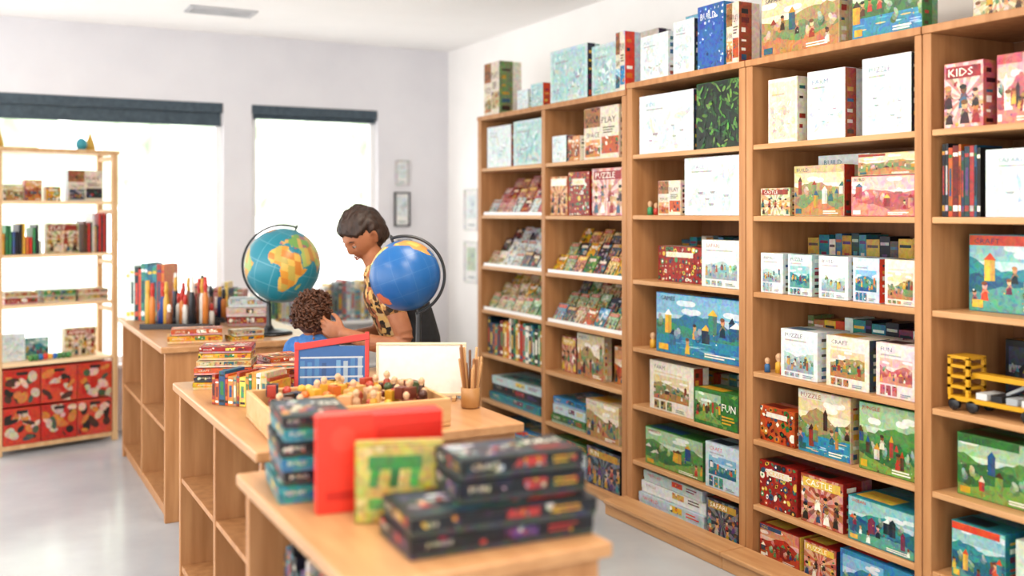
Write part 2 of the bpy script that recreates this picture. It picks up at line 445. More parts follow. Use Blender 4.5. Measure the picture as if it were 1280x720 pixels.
def stack(name, loc, rz, specs, seed):
    rnd = random.Random(seed); mb = MB(); z = 0
    for w, d, h, st, pal in specs:
        M = Matrix.Translation((rnd.uniform(-.006,.006), rnd.uniform(-.006,.006), z)) @ Matrix.Rotation(rnd.uniform(-.03,.03), 4, 'Z')
        game_box(mb, w, h, d, st, pal, rnd, M, True); z += h+.003
    return mb.obj(name, [CARD], loc, rz, .001)

# ---------------------------------------------------------------- room shell
YB, XW, ZC, XL, YF = 7.43, 3.40, 2.78, -2.6, -2.6
def wall_rects(name, rects, mat, axis, pos, th):
    mb = MB()
    for a0, z0, a1, z1 in rects:
        if axis == 'y': mb.box(a0, pos, z0, a1, pos+th, z1)
        else: mb.box(pos, a0, z0, pos+th, a1, z1)
    return mb.obj(name, [mat])
SILL, HEAD = .45, 2.28
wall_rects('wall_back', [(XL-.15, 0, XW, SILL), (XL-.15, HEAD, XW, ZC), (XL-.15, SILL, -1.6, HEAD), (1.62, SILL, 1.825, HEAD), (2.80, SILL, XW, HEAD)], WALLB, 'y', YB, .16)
wall_rects('wall_right', [(YF, 0, YB+.16, ZC)], WALL, 'x', XW, .15)
wall_rects('wall_left', [(YF, 0, YB, .2), (YF, 2.6, YB, ZC), (YF, .2, -1.0, 2.6), (1.9, .2, 2.1, 2.6), (7.1, .2, YB, 2.6)], WALL, 'x', XL-.15, .15)
wall_rects('wall_front', [(XL, 0, XW, .35), (XL, 2.55, XW, ZC), (XL, .35, XL+.3, 2.55), (.8, .35, XW, 2.55)], WALL, 'y', YF-.15, .15)
mb = MB(); mb.box(XL-.15, YF-.15, -.1, XW+.15, YB+.16, 0); mb.obj('floor', [FLOOR])
mb = MB(); mb.box(XL-.15, YF-.15, ZC, XW+.15, YB+.16, ZC+.1); mb.obj('ceiling', [CEIL])
mb = MB(); mb.box(XL, YB-.015, 0, XW, YB, .1); mb.obj('baseboard_back', [WHITE])
mb = MB(); mb.box(XW-.015, 5.95, 0, XW, YB-.015, .1); mb.obj('baseboard_right', [WHITE])

def window(name, x0, x1, mull, blind_h):
    e = empty(name)
    f = MB(); t = .045; y0, y1 = YB+.05, YB+.11
    f.box(x0, y0, SILL, x0+t, y1, HEAD); f.box(x1-t, y0, SILL, x1, y1, HEAD)
    f.box(x0+t, y0, SILL, x1-t, y1, SILL+t); f.box(x0+t, y0, HEAD-t, x1-t, y1, HEAD)
    for m in mull: f.box(m-t/2, y0, SILL+t, m+t/2, y1, HEAD-t)
    f.obj('frame', [WHITE], bevel=.003, parent=e)
    s = MB(); s.box(x0-.0, YB-.05, SILL-.03, x1+.0, YB+.05, SILL-.001); s.obj('sill', [WHITE], bevel=.004, parent=e)
    b = MB(); b.box(x0+.005, YB-.005, HEAD-.07, x1-.005, YB+.045, HEAD-.002)
    b.box(x0+.015, YB+.018, HEAD-blind_h, x1-.015, YB+.022, HEAD-.07); b.box(x0+.015, YB+.012, HEAD-blind_h-.018, x1-.015, YB+.028, HEAD-blind_h)
    b.obj('roller_blind', [DARK], bevel=.003, parent=e)
window('window_1', -1.6, 1.62, (.05,), .15)
window('window_2', 1.825, 2.80, (), .085)

# outside: pale pavement, and trees with overexposure painted into their colours
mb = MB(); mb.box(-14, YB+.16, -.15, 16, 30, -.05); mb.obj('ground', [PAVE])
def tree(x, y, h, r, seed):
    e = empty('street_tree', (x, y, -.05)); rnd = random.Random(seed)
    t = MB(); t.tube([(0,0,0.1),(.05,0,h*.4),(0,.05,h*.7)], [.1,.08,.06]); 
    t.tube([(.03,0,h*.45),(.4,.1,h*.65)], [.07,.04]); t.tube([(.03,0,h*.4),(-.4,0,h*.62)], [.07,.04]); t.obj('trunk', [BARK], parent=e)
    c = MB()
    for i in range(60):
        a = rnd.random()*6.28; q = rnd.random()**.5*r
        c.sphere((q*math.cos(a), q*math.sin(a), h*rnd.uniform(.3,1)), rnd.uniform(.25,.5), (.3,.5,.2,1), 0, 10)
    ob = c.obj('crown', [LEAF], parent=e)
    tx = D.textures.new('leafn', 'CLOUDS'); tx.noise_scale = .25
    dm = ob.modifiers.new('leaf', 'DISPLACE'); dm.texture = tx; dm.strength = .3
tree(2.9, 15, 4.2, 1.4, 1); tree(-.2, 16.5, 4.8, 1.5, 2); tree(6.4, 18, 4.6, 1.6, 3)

# ceiling vent + unseen ceiling lamps added to brighten the room
mb = MB(); vx, vy = 1.42, 6.58
mb.box(vx-.21, vy-.11, ZC-.012, vx+.21, vy-.085, ZC-.001); mb.box(vx-.21, vy+.085, ZC-.012, vx+.21, vy+.11, ZC-.001)
mb.box(vx-.21, vy-.085, ZC-.012, vx-.185, vy+.085, ZC-.001); mb.box(vx+.185, vy-.085, ZC-.012, vx+.21, vy+.085, ZC-.001)
for i in range(7): mb.box(vx-.185, vy-.080+i*.025, ZC-.010, vx+.185, vy-.070+i*.025, ZC-.002)
mb.obj('ceiling_vent', [noise_mat('vent_metal', 'b4b5b8', 'c4c5c8', 10, .5)])
def fill_lamp(x, y, sx, sy, pw):
    e = empty('added_fill_lamp', (x, y, ZC))
    m = MB(); m.box(-sx/2-.02, -sy/2-.02, -.03, sx/2+.02, -sy/2, -.001); m.box(-sx/2-.02, sy/2, -.03, sx/2+.02, sy/2+.02, -.001)
    m.box(-sx/2-.02, -sy/2, -.03, -sx/2, sy/2, -.001); m.box(sx/2, -sy/2, -.03, sx/2+.02, sy/2, -.001)
    m.obj('frame', [WHITE], parent=e)
    l = D.lights.new('fill_light', 'AREA'); l.shape = 'RECTANGLE'; l.size = sx; l.size_y = sy; l.energy = pw; l.color = (1, .87, .70)
    o = D.objects.new('fill_light', l); COL.objects.link(o); o.parent = e; o.location = (0, 0, -.02)
for (x, y) in ((.9, -.6), (.9, 1.8), (1.7, 3.2), (-1.2, 3.4)): fill_lamp(x, y, .6, 1.2, 40)

# ---------------------------------------------------------------- wall shelving
LV = [.265, .54, .825, 1.16, 1.48, 1.78]
LV2 = [.30, .59, .87, 1.15, 1.475, 1.775]
def shelving(name, ya, yb, levels, top, uprights, plinth, dz=.44):
    e = empty(name)
    f = MB()
    for a, b in uprights: f.box(XS, a, 0, XS+dz, b, top)
    f.box(XS-.005, ya, top, XS+dz, yb, top+.028)
    f.obj('uprights', [WOOD], bevel=.003, parent=e)
    f = MB(); f.box(XS+dz, ya, .02, XS+dz+.012, yb, top); f.obj('back_panel', [WOODB], parent=e)
    s = MB(); ups = sorted(uprights)
    for i in range(len(ups)-1):
        a, b = ups[i][1], ups[i+1][0]
        if b-a < .05: continue
        for z in levels: s.box(XS+.004, a, z-.022, XS+dz-.002, b, z)
        s.box(XS+.004, a, .03, XS+dz-.002, b, .05)
    s.obj('shelf_boards', [WOODH], bevel=.003, parent=e)
    p = MB()
    if plinth: p.box(XS-.13, ya, 0, XS-.001, yb, .055); p.box(XS-.14, ya, .055, XS-.001, yb, .075)
    else: p.box(XS-.02, ya, 0, XS-.001, yb, .05)
    p.obj('plinth', [WOODH], bevel=.004, parent=e)
TOP = 2.112
shelving('display_shelf', 4.215, 5.90, LV2, TOP-.03, [(4.215,4.255),(5.03,5.07),(5.85,5.90)], False)
shelving('display_shelf', 3.33, 4.21, LV, TOP, [(3.33,3.37),(4.165,4.21)], True)
shelving('display_shelf', 2.425, 3.325, LV, TOP, [(2.425,2.455),(3.285,3.325)], True)
shelving('display_shelf', 1.45, 2.42, LV, TOP, [(1.45,1.49),(2.385,2.42)], True)
ZT = TOP+.028; ZT2 = ZT-.03

sb = shelf_box
# --- bay B
sb('puzzle_box', 3.225, 3.05, 1.78, .265, .10, 'plain', 'tan'); sb('puzzle_box', 3.0, 2.80, 1.78, .27, .10, 'plain', 'pale'); sb('puzzle_box', 2.72, 2.49, 1.78, .285, .10, 'plain', 'pale')
sb('small_game_box', 3.27, 3.09, 1.48, .115, .10, 'chars', 'tan'); sb('picture_puzzle_box', 3.075, 2.80, 1.48, .20, .09, 'scene', 'tan'); sb('puzzle_box', 3.07, 2.80, 1.48, .245, .08, 'photo', 'pale', .16)
sb('board_game_box', 2.775, 2.47, 1.48, .15, .16, 'scene', 'pink'); sb('board_game_box', 2.74, 2.47, 1.632, .08, .15, 'scene', 'tan')
sb('craft_kit_box', 3.27, 3.13, 1.16, .165, .12, 'photo', 'pale'); sb('craft_kit_box', 3.11, 2.97, 1.16, .165, .12, 'photo', 'teal'); sb('craft_kit_box', 2.94, 2.78, 1.16, .165, .16, 'photo', 'pale'); sb('craft_kit_box', 2.765, 2.63, 1.16, .165, .14, 'photo', 'blue'); sb('craft_kit_box', 2.615, 2.465, 1.16, .165, .14, 'photo', 'tan')
sb('craft_kit_box', 3.15, 2.94, .825, .195, .18, 'photo', 'pale'); sb('craft_kit_box', 2.90, 2.68, .825, .195, .18, 'photo', 'tan'); sb('craft_kit_box', 2.655, 2.465, .825, .195, .18, 'photo', 'pink')
sb('small_game_box', 3.275, 3.06, .54, .145, .12, 'pattern', 'orange'); sb('picture_puzzle_box', 3.05, 2.77, .54, .25, .10, 'water', 'tan'); sb('picture_puzzle_box', 2.735, 2.47, .54, .25, .10, 'scene', 'green')
sb('card_game_box', 3.275, 3.05, .265, .19, .16, 'pattern', 'red'); sb('card_game_box', 3.035, 2.81, .265, .19, .16, 'chars', 'red'); sb('board_game_box', 2.78, 2.465, .265, .165, .24, 'scene', 'teal', .02)
sb('card_game_box', 3.275, 3.04, .05, .14, .2, 'scene', 'red'); sb('card_game_box', 3.02, 2.84, .05, .14, .2, 'chars', 'red'); sb('board_game_box', 2.81, 2.465, .05, .17, .26, 'band', 'blue', .01)
sb('floor_puzzle_box', 3.27, 2.82, ZT, .255, .08, 'scene', 'tan'); sb('floor_puzzle_box', 2.77, 2.44, ZT, .255, .08, 'water', 'green')
# --- bay C
sb('puzzle_box', 4.14, 3.72, 1.78, .285, .09, 'plain', 'pale'); sb('puzzle_box', 3.70, 3.385, 1.78, .30, .09, 'leafy', 'green')
sb('small_game_box', 3.99, 3.81, 1.48, .165, .1, 'letters', 'orange'); sb('puzzle_box', 3.79, 3.385, 1.48, .265, .10, 'plain', 'pale')
sb('small_game_box', 4.06, 3.70, 1.16, .17, .16, 'pattern', 'red', .08); sb('craft_kit_box', 3.66, 3.385, 1.16, .21, .10, 'photo', 'pale')
sb('picture_puzzle_box', 4.0, 3.39, .825, .285, .08, 'water', 'blue')
sb('puzzle_box', 4.06, 3.71, .54, .235, .09, 'photo', 'tan'); sb('board_game_box', 3.69, 3.385, .54, .16, .16, 'band', 'green', .01)
sb('board_game_box', 4.09, 3.65, .265, .18, .16, 'scene', 'green'); sb('craft_kit_box', 3.62, 3.385, .265, .20, .16, 'photo', 'blue', .02)
sb('board_game_box', 3.60, 3.385, .05, .17, .22, 'chars', 'dark', .01)
stack('board_game_stack', (XS+.17, 3.885, .0508), SH, [(.50,.28,.06,'photo','blue'),(.49,.27,.055,'photo','pale'),(.46,.26,.05,'photo','teal')], 91)
sb('puzzle_box', 3.87, 3.71, ZT, .25, .10, 'plain', 'pale'); sb('puzzle_box', 3.69, 3.50, ZT, .29, .12, 'stars', 'blue'); sb('puzzle_box', 3.49, 3.40, ZT, .27, .12, 'letters', 'orange')
sb('floor_puzzle_box', 4.14, 3.90, ZT, .22, .1, 'plain', 'pale'); sb('puzzle_box', 4.02, 3.60, ZT, .32, .08, 'scene', 'blue', .22)
# --- bay D
sb('small_game_box', 5.0, 4.84, 1.775, .15, .1, 'plain', 'pale'); sb('small_game_box', 4.83, 4.70, 1.775, .14, .1, 'scene', 'orange'); sb('puzzle_box', 4.66, 4.32, 1.775, .275, .1, 'letters', 'orange')
sb('small_game_box', 5.02, 4.83, 1.475, .22, .1, 'chars', 'orange'); sb('puzzle_box', 4.82, 4.60, 1.475, .24, .1, 'pattern', 'red'); sb('puzzle_box', 4.58, 4.28, 1.475, .25, .1, 'chars', 'pink')
sb('picture_book', 4.98, 4.81, .59, .2, .05, 'chars', 'red', .08); sb('picture_book', 4.78, 4.50, .59, .24, .05, 'scene', 'tan', .06); sb('picture_book', 4.47, 4.28, .59, .2, .05, 'scene', 'orange', .1)
stack('board_game_stack', (XS+.16, 4.82, .3008), SH, [(.36,.27,.05,'band','green'),(.35,.26,.05,'photo','teal'),(.33,.26,.04,'band','blue')], 92); sb('board_game_box', 4.6, 4.28, .30, .2, .24, 'scene', 'tan', 0.005)
stack('board_game_stack', (XS+.16, 4.82, .0508), SH, [(.37,.28,.06,'photo','blue'),(.36,.27,.055,'photo','pale'),(.34,.26,.05,'band','green')], 93); sb('board_game_box', 4.6, 4.28, .05, .2, .24, 'chars', 'dark', .01)
sb('floor_puzzle_box', 5.02, 4.62, ZT2, .30, .08, 'plain', 'teal'); sb('floor_puzzle_box', 4.60, 4.33, ZT2, .27, .08, 'plain', 'teal', .04)
sb('puzzle_box', 4.32, 4.23, ZT2, .30, .1, 'letters', 'blue', 0.005); sb('puzzle_box', 4.62, 4.26, ZT2, .34, .08, 'letters', 'dark', .24)
# --- bay E
sb('puzzle_box', 5.82, 5.50, 1.775, .26, .09, 'plain', 'pale'); sb('puzzle_box', 5.47, 5.10, 1.775, .27, .09, 'plain', 'teal')
sb('tall_game_box', 5.82, 5.60, ZT2, .33, .16, 'letters', 'tan', 0.005); sb('small_game_box', 5.42, 5.28, ZT2, .12, .1, 'plain', 'pale'); sb('small_game_box', 5.25, 5.10, ZT2, .14, .1, 'plain', 'teal')
book_row('activity_book_row', (XS+.12, 5.46, .5908), SH, .7, .19, .25, .18, ['teal','red','yellow','blue'], 5, .015, .04)
stack('board_game_stack', (XS+.17, 5.46, .3008), SH, [(.66,.28,.05,'band','teal'),(.62,.26,.05,'band','dark'),(.6,.26,.05,'photo','teal')], 3)
stack('board_game_stack', (XS+.17, 5.46, .0508), SH, [(.66,.28,.06,'band','dark'),(.62,.26,.06,'band','blue')], 4)
# --- bay A
sb('toy_set_box', 2.36, 2.20, 1.78, .22, .12, 'chars', 'pink'); sb('toy_set_box', 2.18, 2.05, 1.78, .23, .12, 'scene', 'pink', .06); sb('toy_set_box', 2.03, 1.72, 1.78, .30, .14, 'pattern', 'orange', .0051)
book_row('story_book_row', (XS+.10, 2.29, 1.4808), SH, .15, .22, .25, .14, ['tan','orange','dark'], 8); sb('puzzle_box', 2.20, 1.85, 1.48, .22, .1, 'plain', 'pale'); sb('puzzle_box', 1.82, 1.52, 1.48, .24, .1, 'scene', 'tan')
sb('picture_puzzle_box', 2.33, 1.98, 1.16, .26, .12, 'scene', 'teal', .12); sb('picture_puzzle_box', 1.95, 1.55, 1.16, .26, .12, 'water', 'green', .06)
sb('toy_set_box', 2.33, 2.0, .54, .21, .16, 'scene', 'green', .06); sb('toy_set_box', 1.97, 1.6, .54, .21, .16, 'band', 'green', .06)
sb('toy_set_box', 2.33, 2.12, .265, .19, .18, 'scene', 'teal'); sb('toy_set_box', 2.09, 1.75, .265, .19, .18, 'photo', 'green')
sb('toy_set_box', 2.33, 2.16, .05, .19, .2, 'chars', 'orange'); sb('toy_set_box', 2.13, 1.75, .05, .18, .2, 'band', 'yellow')
sb('floor_puzzle_box', 2.30, 2.1, ZT, .16, .08, 'chars', 'tan', .1); sb('floor_puzzle_box', 2.05, 1.7, ZT, .27, .08, 'scene', 'pink')
for (yl, yr, z, h, p) in ((3.26,2.48,.825,.24,'tan'),(3.26,2.48,1.16,.25,'pale'),(2.36,1.52,1.16,.27,'teal'),(4.14,3.40,.54,.2,'green'),(4.14,3.40,1.16,.22,'tan'),(3.26,2.48,.54,.2,'dark')):
    book_row('boxed_game_row', (XS+.355, (yl+yr)/2, z+.0008), SH, yl-yr, h-.03, h, .13, [p,'teal','dark'], int(z*100), .03, .07, .0)
# small wooden peg toys in the gaps
def peg_toys(x, y, z, n, seed):
    rnd = random.Random(seed); t = MB()
    for i in range(n):
        c = hx(rnd.choice(['b8382c','d0a034','2f6090','3c8a5a','c8642c','d8d0c0'])); s = rnd.uniform(.8,1.5)
        M = Matrix.Translation((rnd.uniform(-.03,.03), (i-(n-1)/2)*.04, 0)) @ Matrix.Scale(s, 4)
        t.lathe([(.001,0),(.013,0),(.012,.03),(.006,.036),(.011,.045),(.011,.054),(.004,.062)], [c,c,c,hx('c8a07c'),hx('c8a07c'),hx('c8a07c'),hx('6a4428')], 0, M, 12)
    t.obj('wooden_peg_dolls', [PAINT], (x, y, z+.001))
peg_toys(XS+.09, 4.085, 1.48, 3, 1); peg_toys(XS+.06, 3.20, .825, 3, 2); peg_toys(XS+.09, 4.10, .825, 2, 3)

# --- sloped card racks in bays D / E
def card_rack(name, yl, yr, z, pals, seed, style='pattern', rows=3, cw=.1):
    rnd = random.Random(seed); e = empty(name, (XS+.012, (yl+yr)/2, z+.001), SH)
    W = yl-yr-.01; n = int(W/cw); dy, dz = .085, .07
    f = MB(); f.box(-W/2, 0, 0, W/2, .012, .018)
    for r in range(rows):
        y0 = .02+r*dy; z0 = r*dz
        f.box(-W/2, y0+.062, 0, W/2, y0+.068, z0+.05)
        if r: f.box(-W/2, y0-.012, z0-.006, W/2, y0+.062, z0)
    f.obj('rack', [WHITE], parent=e)
    c = MB()
    for r in range(rows):
        for i in range(n):
            w = cw*.98; h = rnd.uniform(.10,.12)
            M = Matrix.Translation((-W/2+.005+(i+.5)*(W-.01)/n, .035+r*dy-.008, .003+r*dz)) @ Matrix.Rotation(math.radians(-30), 4, 'X')
            p = rnd.choice(pals); game_box(c, w, h, .012, rnd.choice([style, 'pattern', 'chars']), p, rnd, M)
    c.obj('cards', [CARD], parent=e)
card_rack('greeting_card_rack', 5.02, 4.26, 1.15, ['red','green','dark','yellow'], 11)
card_rack('greeting_card_rack', 5.02, 4.26, .87, ['green','tan','dark','orange','blue'], 12, 'scene')
card_rack('greeting_card_rack', 5.84, 5.08, 1.475, ['red','pink','pale'], 13)
card_rack('greeting_card_rack', 5.84, 5.08, 1.15, ['dark','pale','tan'], 14, 'photo')
card_rack('greeting_card_rack', 5.84, 5.08, .87, ['green','yellow','tan'], 15, 'scene')

# --- yellow toy loader truck in bay A
def toy_truck(x, y, z):
    m = MB(); ye = hx('c89420'); bk = hx('24262a'); gy = hx('9aa0a4')
    m.box(-.05,-.40,.035,.05,.07,.05,ye)
    for yy in (-.34,-.22,-.02,.05):
        for sx in (-.05,.035):
            M = Matrix.Translation((sx, yy, .022)) @ Matrix.Rotation(math.pi/2, 4, 'Y'); m.lathe([(.001,0),(.02,0),(.021,.008),(.02,.016),(.001,.016)], bk, 0, M, 16)
    for yy in (.0,.07):
        for sx in (-.045,.033): m.box(sx, yy-.006, .05, sx+.012, yy+.006, .18, ye)
    for zz in (.08,.115,.15,.18):
        m.box(-.045,-.006,zz-.005,.045,.076,zz+.005,ye)
    m.box(-.02,-.38,.115,.02,.0,.132,ye); m.box(-.02,-.38,.075,.02,-.365,.115,ye)
    for k in range(6): m.box(-.045,-.35+k*.055,.051,.045,-.31+k*.055,.072,hx(['9aa0a4','26282c','c8ccce'][k % 3]))
    m.tube([(0,-.2,.118),(0,-.12,.075)], [.006,.006], gy, 0, 8, (1,0,0), 1)
    m.obj('toy_loader_truck', [PAINT], (x, y, z+.001))
toy_truck(XS+.08, 2.27, .825)
sb('toy_set_box', 2.3, 1.95, .825, .23, .12, 'band', 'dark', .27); sb('toy_set_box', 1.85, 1.55, .825, .23, .12, 'scene', 'dark', .2)

# ---------------------------------------------------------------- counters (low open bookcases)
def counter(name, x0, x1, y0, y1, z, mids=1):
    e = empty(name, (x0, y0, 0)); W, Lh = x1-x0, y1-y0
    f = MB(); t = .03
    f.box(.01, .01, 0, W-.01, .01+t, z-.032); f.box(.01, Lh-.01-t, 0, W-.01, Lh-.01, z-.032)
    n = max(1, round(Lh/.85)-0)
    for i in range(1, n): f.box(.012, Lh*i/n-t/2, .06, W-.012, Lh*i/n+t/2, z-.032)
    f.obj('panels', [WOOD], bevel=.003, parent=e)
    f = MB(); f.box(W/2-.008, .01+t, .06, W/2+.008, Lh-.01-t, z-.032); f.obj('divider', [WOODB], parent=e)  # darker wood stands in for shade inside the counter
    s = MB(); s.box(.015, .01+t, .05, W-.015, Lh-.01-t, .075); s.box(.03, .045, 0, W-.03, Lh-.045, .05)
    zm = .075+(z-.1)*.5; s.box(.015, .01+t, zm-.02, W-.015, Lh-.01-t, zm)
    s.obj('shelf_boards', [WOOD], bevel=.003, parent=e)
    tp = MB(); tp.box(-.012, -.012, z-.032, W+.012, Lh+.012, z); tp.obj('top', [WOODT], bevel=.006, parent=e)
    return zm
Z1 = .80; Z2 = .805; Z3 = .85
zm = counter('low_bookcase_counter', .64, 1.19, 1.80, 2.72, Z1)
zm2 = counter('low_bookcase_counter', .74, 1.60, 2.93, 4.26, Z2)
zm3 = counter('low_bookcase_counter', .82, 1.60, 5.06, 6.62, Z3)
for (x, y, z, L, s) in ((.95,3.26,.0758,.5,1),(.95,3.9,.0758,.5,2),(.93,3.26,zm2+.0008,.5,3),(.93,3.85,zm2+.0008,.4,4),(.76,2.4,zm+.0008,.35,5),(.76,2.3,.0758,.3,6)):
    book_row('story_book_row', (x+.03, y, z), SH, L, .15, .24, .15, ['dark','dark','dark','tan'], 40+s, .01, .03)  # dark palettes in the counter cubbies stand in for shade
book_row('story_book_row', (1.04, 5.45, zm3+.0008), SH, .6, .17, .25, .15, ['dark','blue'], 60)
book_row('story_book_row', (1.04, 5.45, .0758), SH, .6, .17, .25, .15, ['dark','red'], 61)

# --- goods on the near counter
stack('teal_game_stack', (.765, 2.50, Z1+.001), math.radians(-8), [(.19,.26,.04,'band','teal')]+[(.185,.25,.031,'band','dark'),(.185,.25,.031,'band','teal'),(.18,.25,.031,'band','dark'),(.175,.24,.031,'band','teal'),(.17,.24,.026,'band','dark')], 21)
mb = MB(); rd = hx('d22a1e'); mb.box(-.135,-.035,0,.15,.035,.222,rd); mb.box(-.151,-.036,.0,-.02,.0,.226,hx('d83222')); mb.box(-.01,-.0365,.01,.148,-.034,.20,hx('be2216'))
A = Art(mb, lambda u, v, l: (u-.15, -.036-l, v)); A.ell(.06,.17,.03,.03,hx('d84030')); A.rect(.02,.03,.12,.05,hx('b41c12'))
mb.obj('red_toy_box', [PAINT], (.86, 2.28, Z1+.001), math.radians(-8), .003)
mb = MB(); g1 = hx('989038'); mb.box(-.1,-.03,0,.1,.012,.176,g1); mb.box(-.098,.012,0,.098,.03,.174,hx('c8c090'))
A = Art(mb, lambda u, v, l: (u-.1, -.03-l, v)); c = (.004,.004,.196,.172)
A.rect(*c, hx('b8a858')); speckle(A, c, ['c8b068','a8a04c','d0b880'], random.Random(2), 30, .04, .12)
rr = random.Random(12)
for i in range(3): A.poly([(.03+.045*i,.08),(.05+.045*i,.08),(.06+.045*i,.15),(.04+.045*i,.15)], hx(['3f8a3e','2f6a34','5a9a4a'][i]))
A.rect(.03,.12,.15,.15,hx('3f7a3e'))
A.rect(.03,.03,.12,.055,hx('5a9a4a')); A.rect(.155,.03,.18,.075,hx('b8502c'))
A = Art(mb, lambda u, v, l: (-.1-l, .03-u, v)); speckle(A, (.002,.002,.058,.17), ['8a8a34','d0c070','3f7a3e'], rr, 20, .1, .3)
mb.obj('yellow_green_game_box', [CARD], (.865, 2.155, Z1+.001), math.radians(-20), .002)
stack('board_game_stack', (.99, 1.965, Z1+.001), math.radians(-4), [(.42,.20,.041,'band','dark'),(.42,.20,.038,'band','dark')], 33)
stack('board_game_stack', (1.06, 1.98, Z1+.001+.0855), math.radians(-5), [(.295,.16,.045,'band','dark'),(.29,.16,.042,'band','dark')], 39)

# --- middle counter: tray organiser with little toys
def tray(x, y, z):
    e = empty('wooden_toy_tray', (x, y, z), math.radians(-4)); m = MB(); W, Dp, h = .58, .42, .09
    m.box(-W/2,-Dp/2,0,W/2,Dp/2,.012); m.box(-W/2,-Dp/2,.012,W/2,-Dp/2+.014,h); m.box(-W/2,Dp/2-.014,.012,W/2,Dp/2,h)
    m.box(-W/2,-Dp/2+.014,.012,-W/2+.014,Dp/2-.014,h); m.box(W/2-.014,-Dp/2+.014,.012,W/2,Dp/2-.014,h)
    for i in (-.16,-.02,.12): m.box(i,-Dp/2+.014,.012,i+.008,Dp/2-.014,h-.02)
    m.box(-W/2+.014,-.004,.012,W/2-.014,.004,h-.02)
    m.obj('tray', [noise_mat('pale_pine', 'c08e58', 'd0a474', 3, .5, (1,8,8))], bevel=.003, parent=e)
    t = MB(); rnd = random.Random(4)
    groups = [['5a2f1a','3a2a22','a83a2c','2a3a4a'],['d09c34','c9672c','c8a85a','c89060'],['c8942c','d2a060','a8402c','c8a07c'],['4a2a20','6a2f22','3a4a2a','983a28']]
    for i in range(140):
        u = rnd.uniform(-W/2+.04, W/2-.04); v = rnd.uniform(-Dp/2+.04, Dp/2-.04); zz = .013+rnd.choice([0,.03,.05,.062])
        c = hx(rnd.choice(groups[min(3, int((u+W/2)/W*4))])); k = rnd.random(); M = Matrix.Translation((u, v, zz)) @ Matrix.Rotation(rnd.random()*3, 4, 'Z')
        if k < .5: t.box(-.02,-.014,0,.02,.014,.038,c,0,M)
        elif k < .75: t.lathe([(.001,0),(.014,0),(.012,.03),(.006,.036),(.011,.045),(.011,.054),(.004,.062)], [c,c,c,hx('c8a07c'),hx('c8a07c'),hx('c8a07c'),hx('6a4428')], 0, M, 10)
        else: t.sphere((0,0,.016), .016, c, 0, 10, M)
    t.obj('small_wooden_toys', [PAINT], parent=e)
tray(1.10, 3.21, Z2+.001)

def game_case(x, y, z, rz):
    m = MB(); r = hx('b8302a'); b = hx('28528a'); lb = hx('5a86ac')
    m.box(-.13,-.035,0,.13,.035,.014,r)
    M = Matrix.Translation((0,-.01,.014)) @ Matrix.Rotation(math.radians(-10), 4, 'X')
    m.box(-.125,-.014,0,.125,.014,.185,b,0,M)
    m.box(-.135,-.018,0,-.12,.018,.20,r,0,M); m.box(.12,-.018,0,.135,.018,.235,r,0,M)
    T = M @ Matrix.Translation((0,0,.2)) @ Matrix.Rotation(-math.atan2(.035,.25), 4, 'Y'); m.box(-.137,-.02,-.012,.137,.02,.012,r,0,T)
    A = Art(m, lambda u, v, l: (u-.12, -.014-l, v), M); rnd = random.Random(3)
    for i in range(9): A.rect(.006+.026*i, .02, .022+.026*i, .02+rnd.uniform(.1,.15), hx(rnd.choice(['1f3f6f','5a86ac','b83a2a','28528a','3a6a9a','8a9aa8'])))
    for i in range(4): A.rect(.006, .035+.035*i, .234, .041+.035*i, hx('a8b0b8'))
    m.obj('red_blue_game_case', [PAINT], (x, y, z), rz, .0015)
game_case(1.175, 3.59, Z2+.001, math.radians(-22))
stack('picture_book_stack', (1.05, 3.86, Z2+.001), math.radians(-15), [(.2,.16,.03,'band','blue'),(.2,.16,.03,'band','red'),(.18,.15,.03,'scene','orange')], 44)
stack('picture_book_stack', (.91, 4.10, Z2+.001), math.radians(-20), [(.23,.18,.026,'band','yellow'),(.22,.18,.024,'band','dark'),(.22,.17,.026,'band','orange'),(.21,.17,.024,'band','tan'),(.2,.16,.024,'band','yellow'),(.2,.16,.022,'band','red')], 45)
stack('picture_book_stack', (1.13, 4.12, Z2+.001), math.radians(6), [(.16,.2,.025,'band','green'),(.15,.2,.025,'band','red'),(.15,.18,.022,'band','pink'),(.15,.18,.022,'band','orange')], 46)
book_row('picture_book_row', (.90, 3.66, Z2+.001), math.radians(-50), .26, .09, .13, .12, ['orange','orange','tan','red'], 47)

mb = MB(); W2 = .16; mb.box(-W2,-.006,.02,W2,.006,.20,hx('e8e4dc')); mb.box(-W2-.006,-.01,.012,W2+.006,.01,.024,hx('dac8a8')); mb.box(-W2-.006,-.01,.20,W2+.006,.01,.208,hx('dac8a8'))
mb.box(-W2-.006,-.01,.024,-W2+.002,.01,.20,hx('dac8a8')); mb.box(W2-.002,-.01,.024,W2+.006,.01,.20,hx('dac8a8'))
mb.box(-.13,-.05,0,-.115,.05,.014,hx('c09868')); mb.box(.115,-.05,0,.13,.05,.014,hx('c09868'))
mb.obj('whiteboard_stand', [PAINT], (1.475, 3.46, Z2+.001), math.radians(-28), .002)
def stick_jar(x, y, z):
    m = MB(); m.lathe([(.001,0),(.030,0),(.034,.004),(.034,.07),(.030,.072),(.030,.01),(.001,.01)], hx('a97a48'), 0, None, 18)
    rnd = random.Random(9)
    for i in range(14):
        a = rnd.random()*6.28; r = .016; q = .028
        m.tube([(r*math.cos(a), r*math.sin(a), .012),(q*math.cos(a)*1.4, q*math.sin(a)*1.4, rnd.uniform(.14,.22))], [.005,.005], hx(rnd.choice(['8a5a34','b98a58','6a4428','c89868'])), 0, 6, (1,.3,0), 1)
    m.obj('jar_of_wooden_sticks', [PAINT], (x, y, z))
stick_jar(1.565, 3.23, Z2+.001)

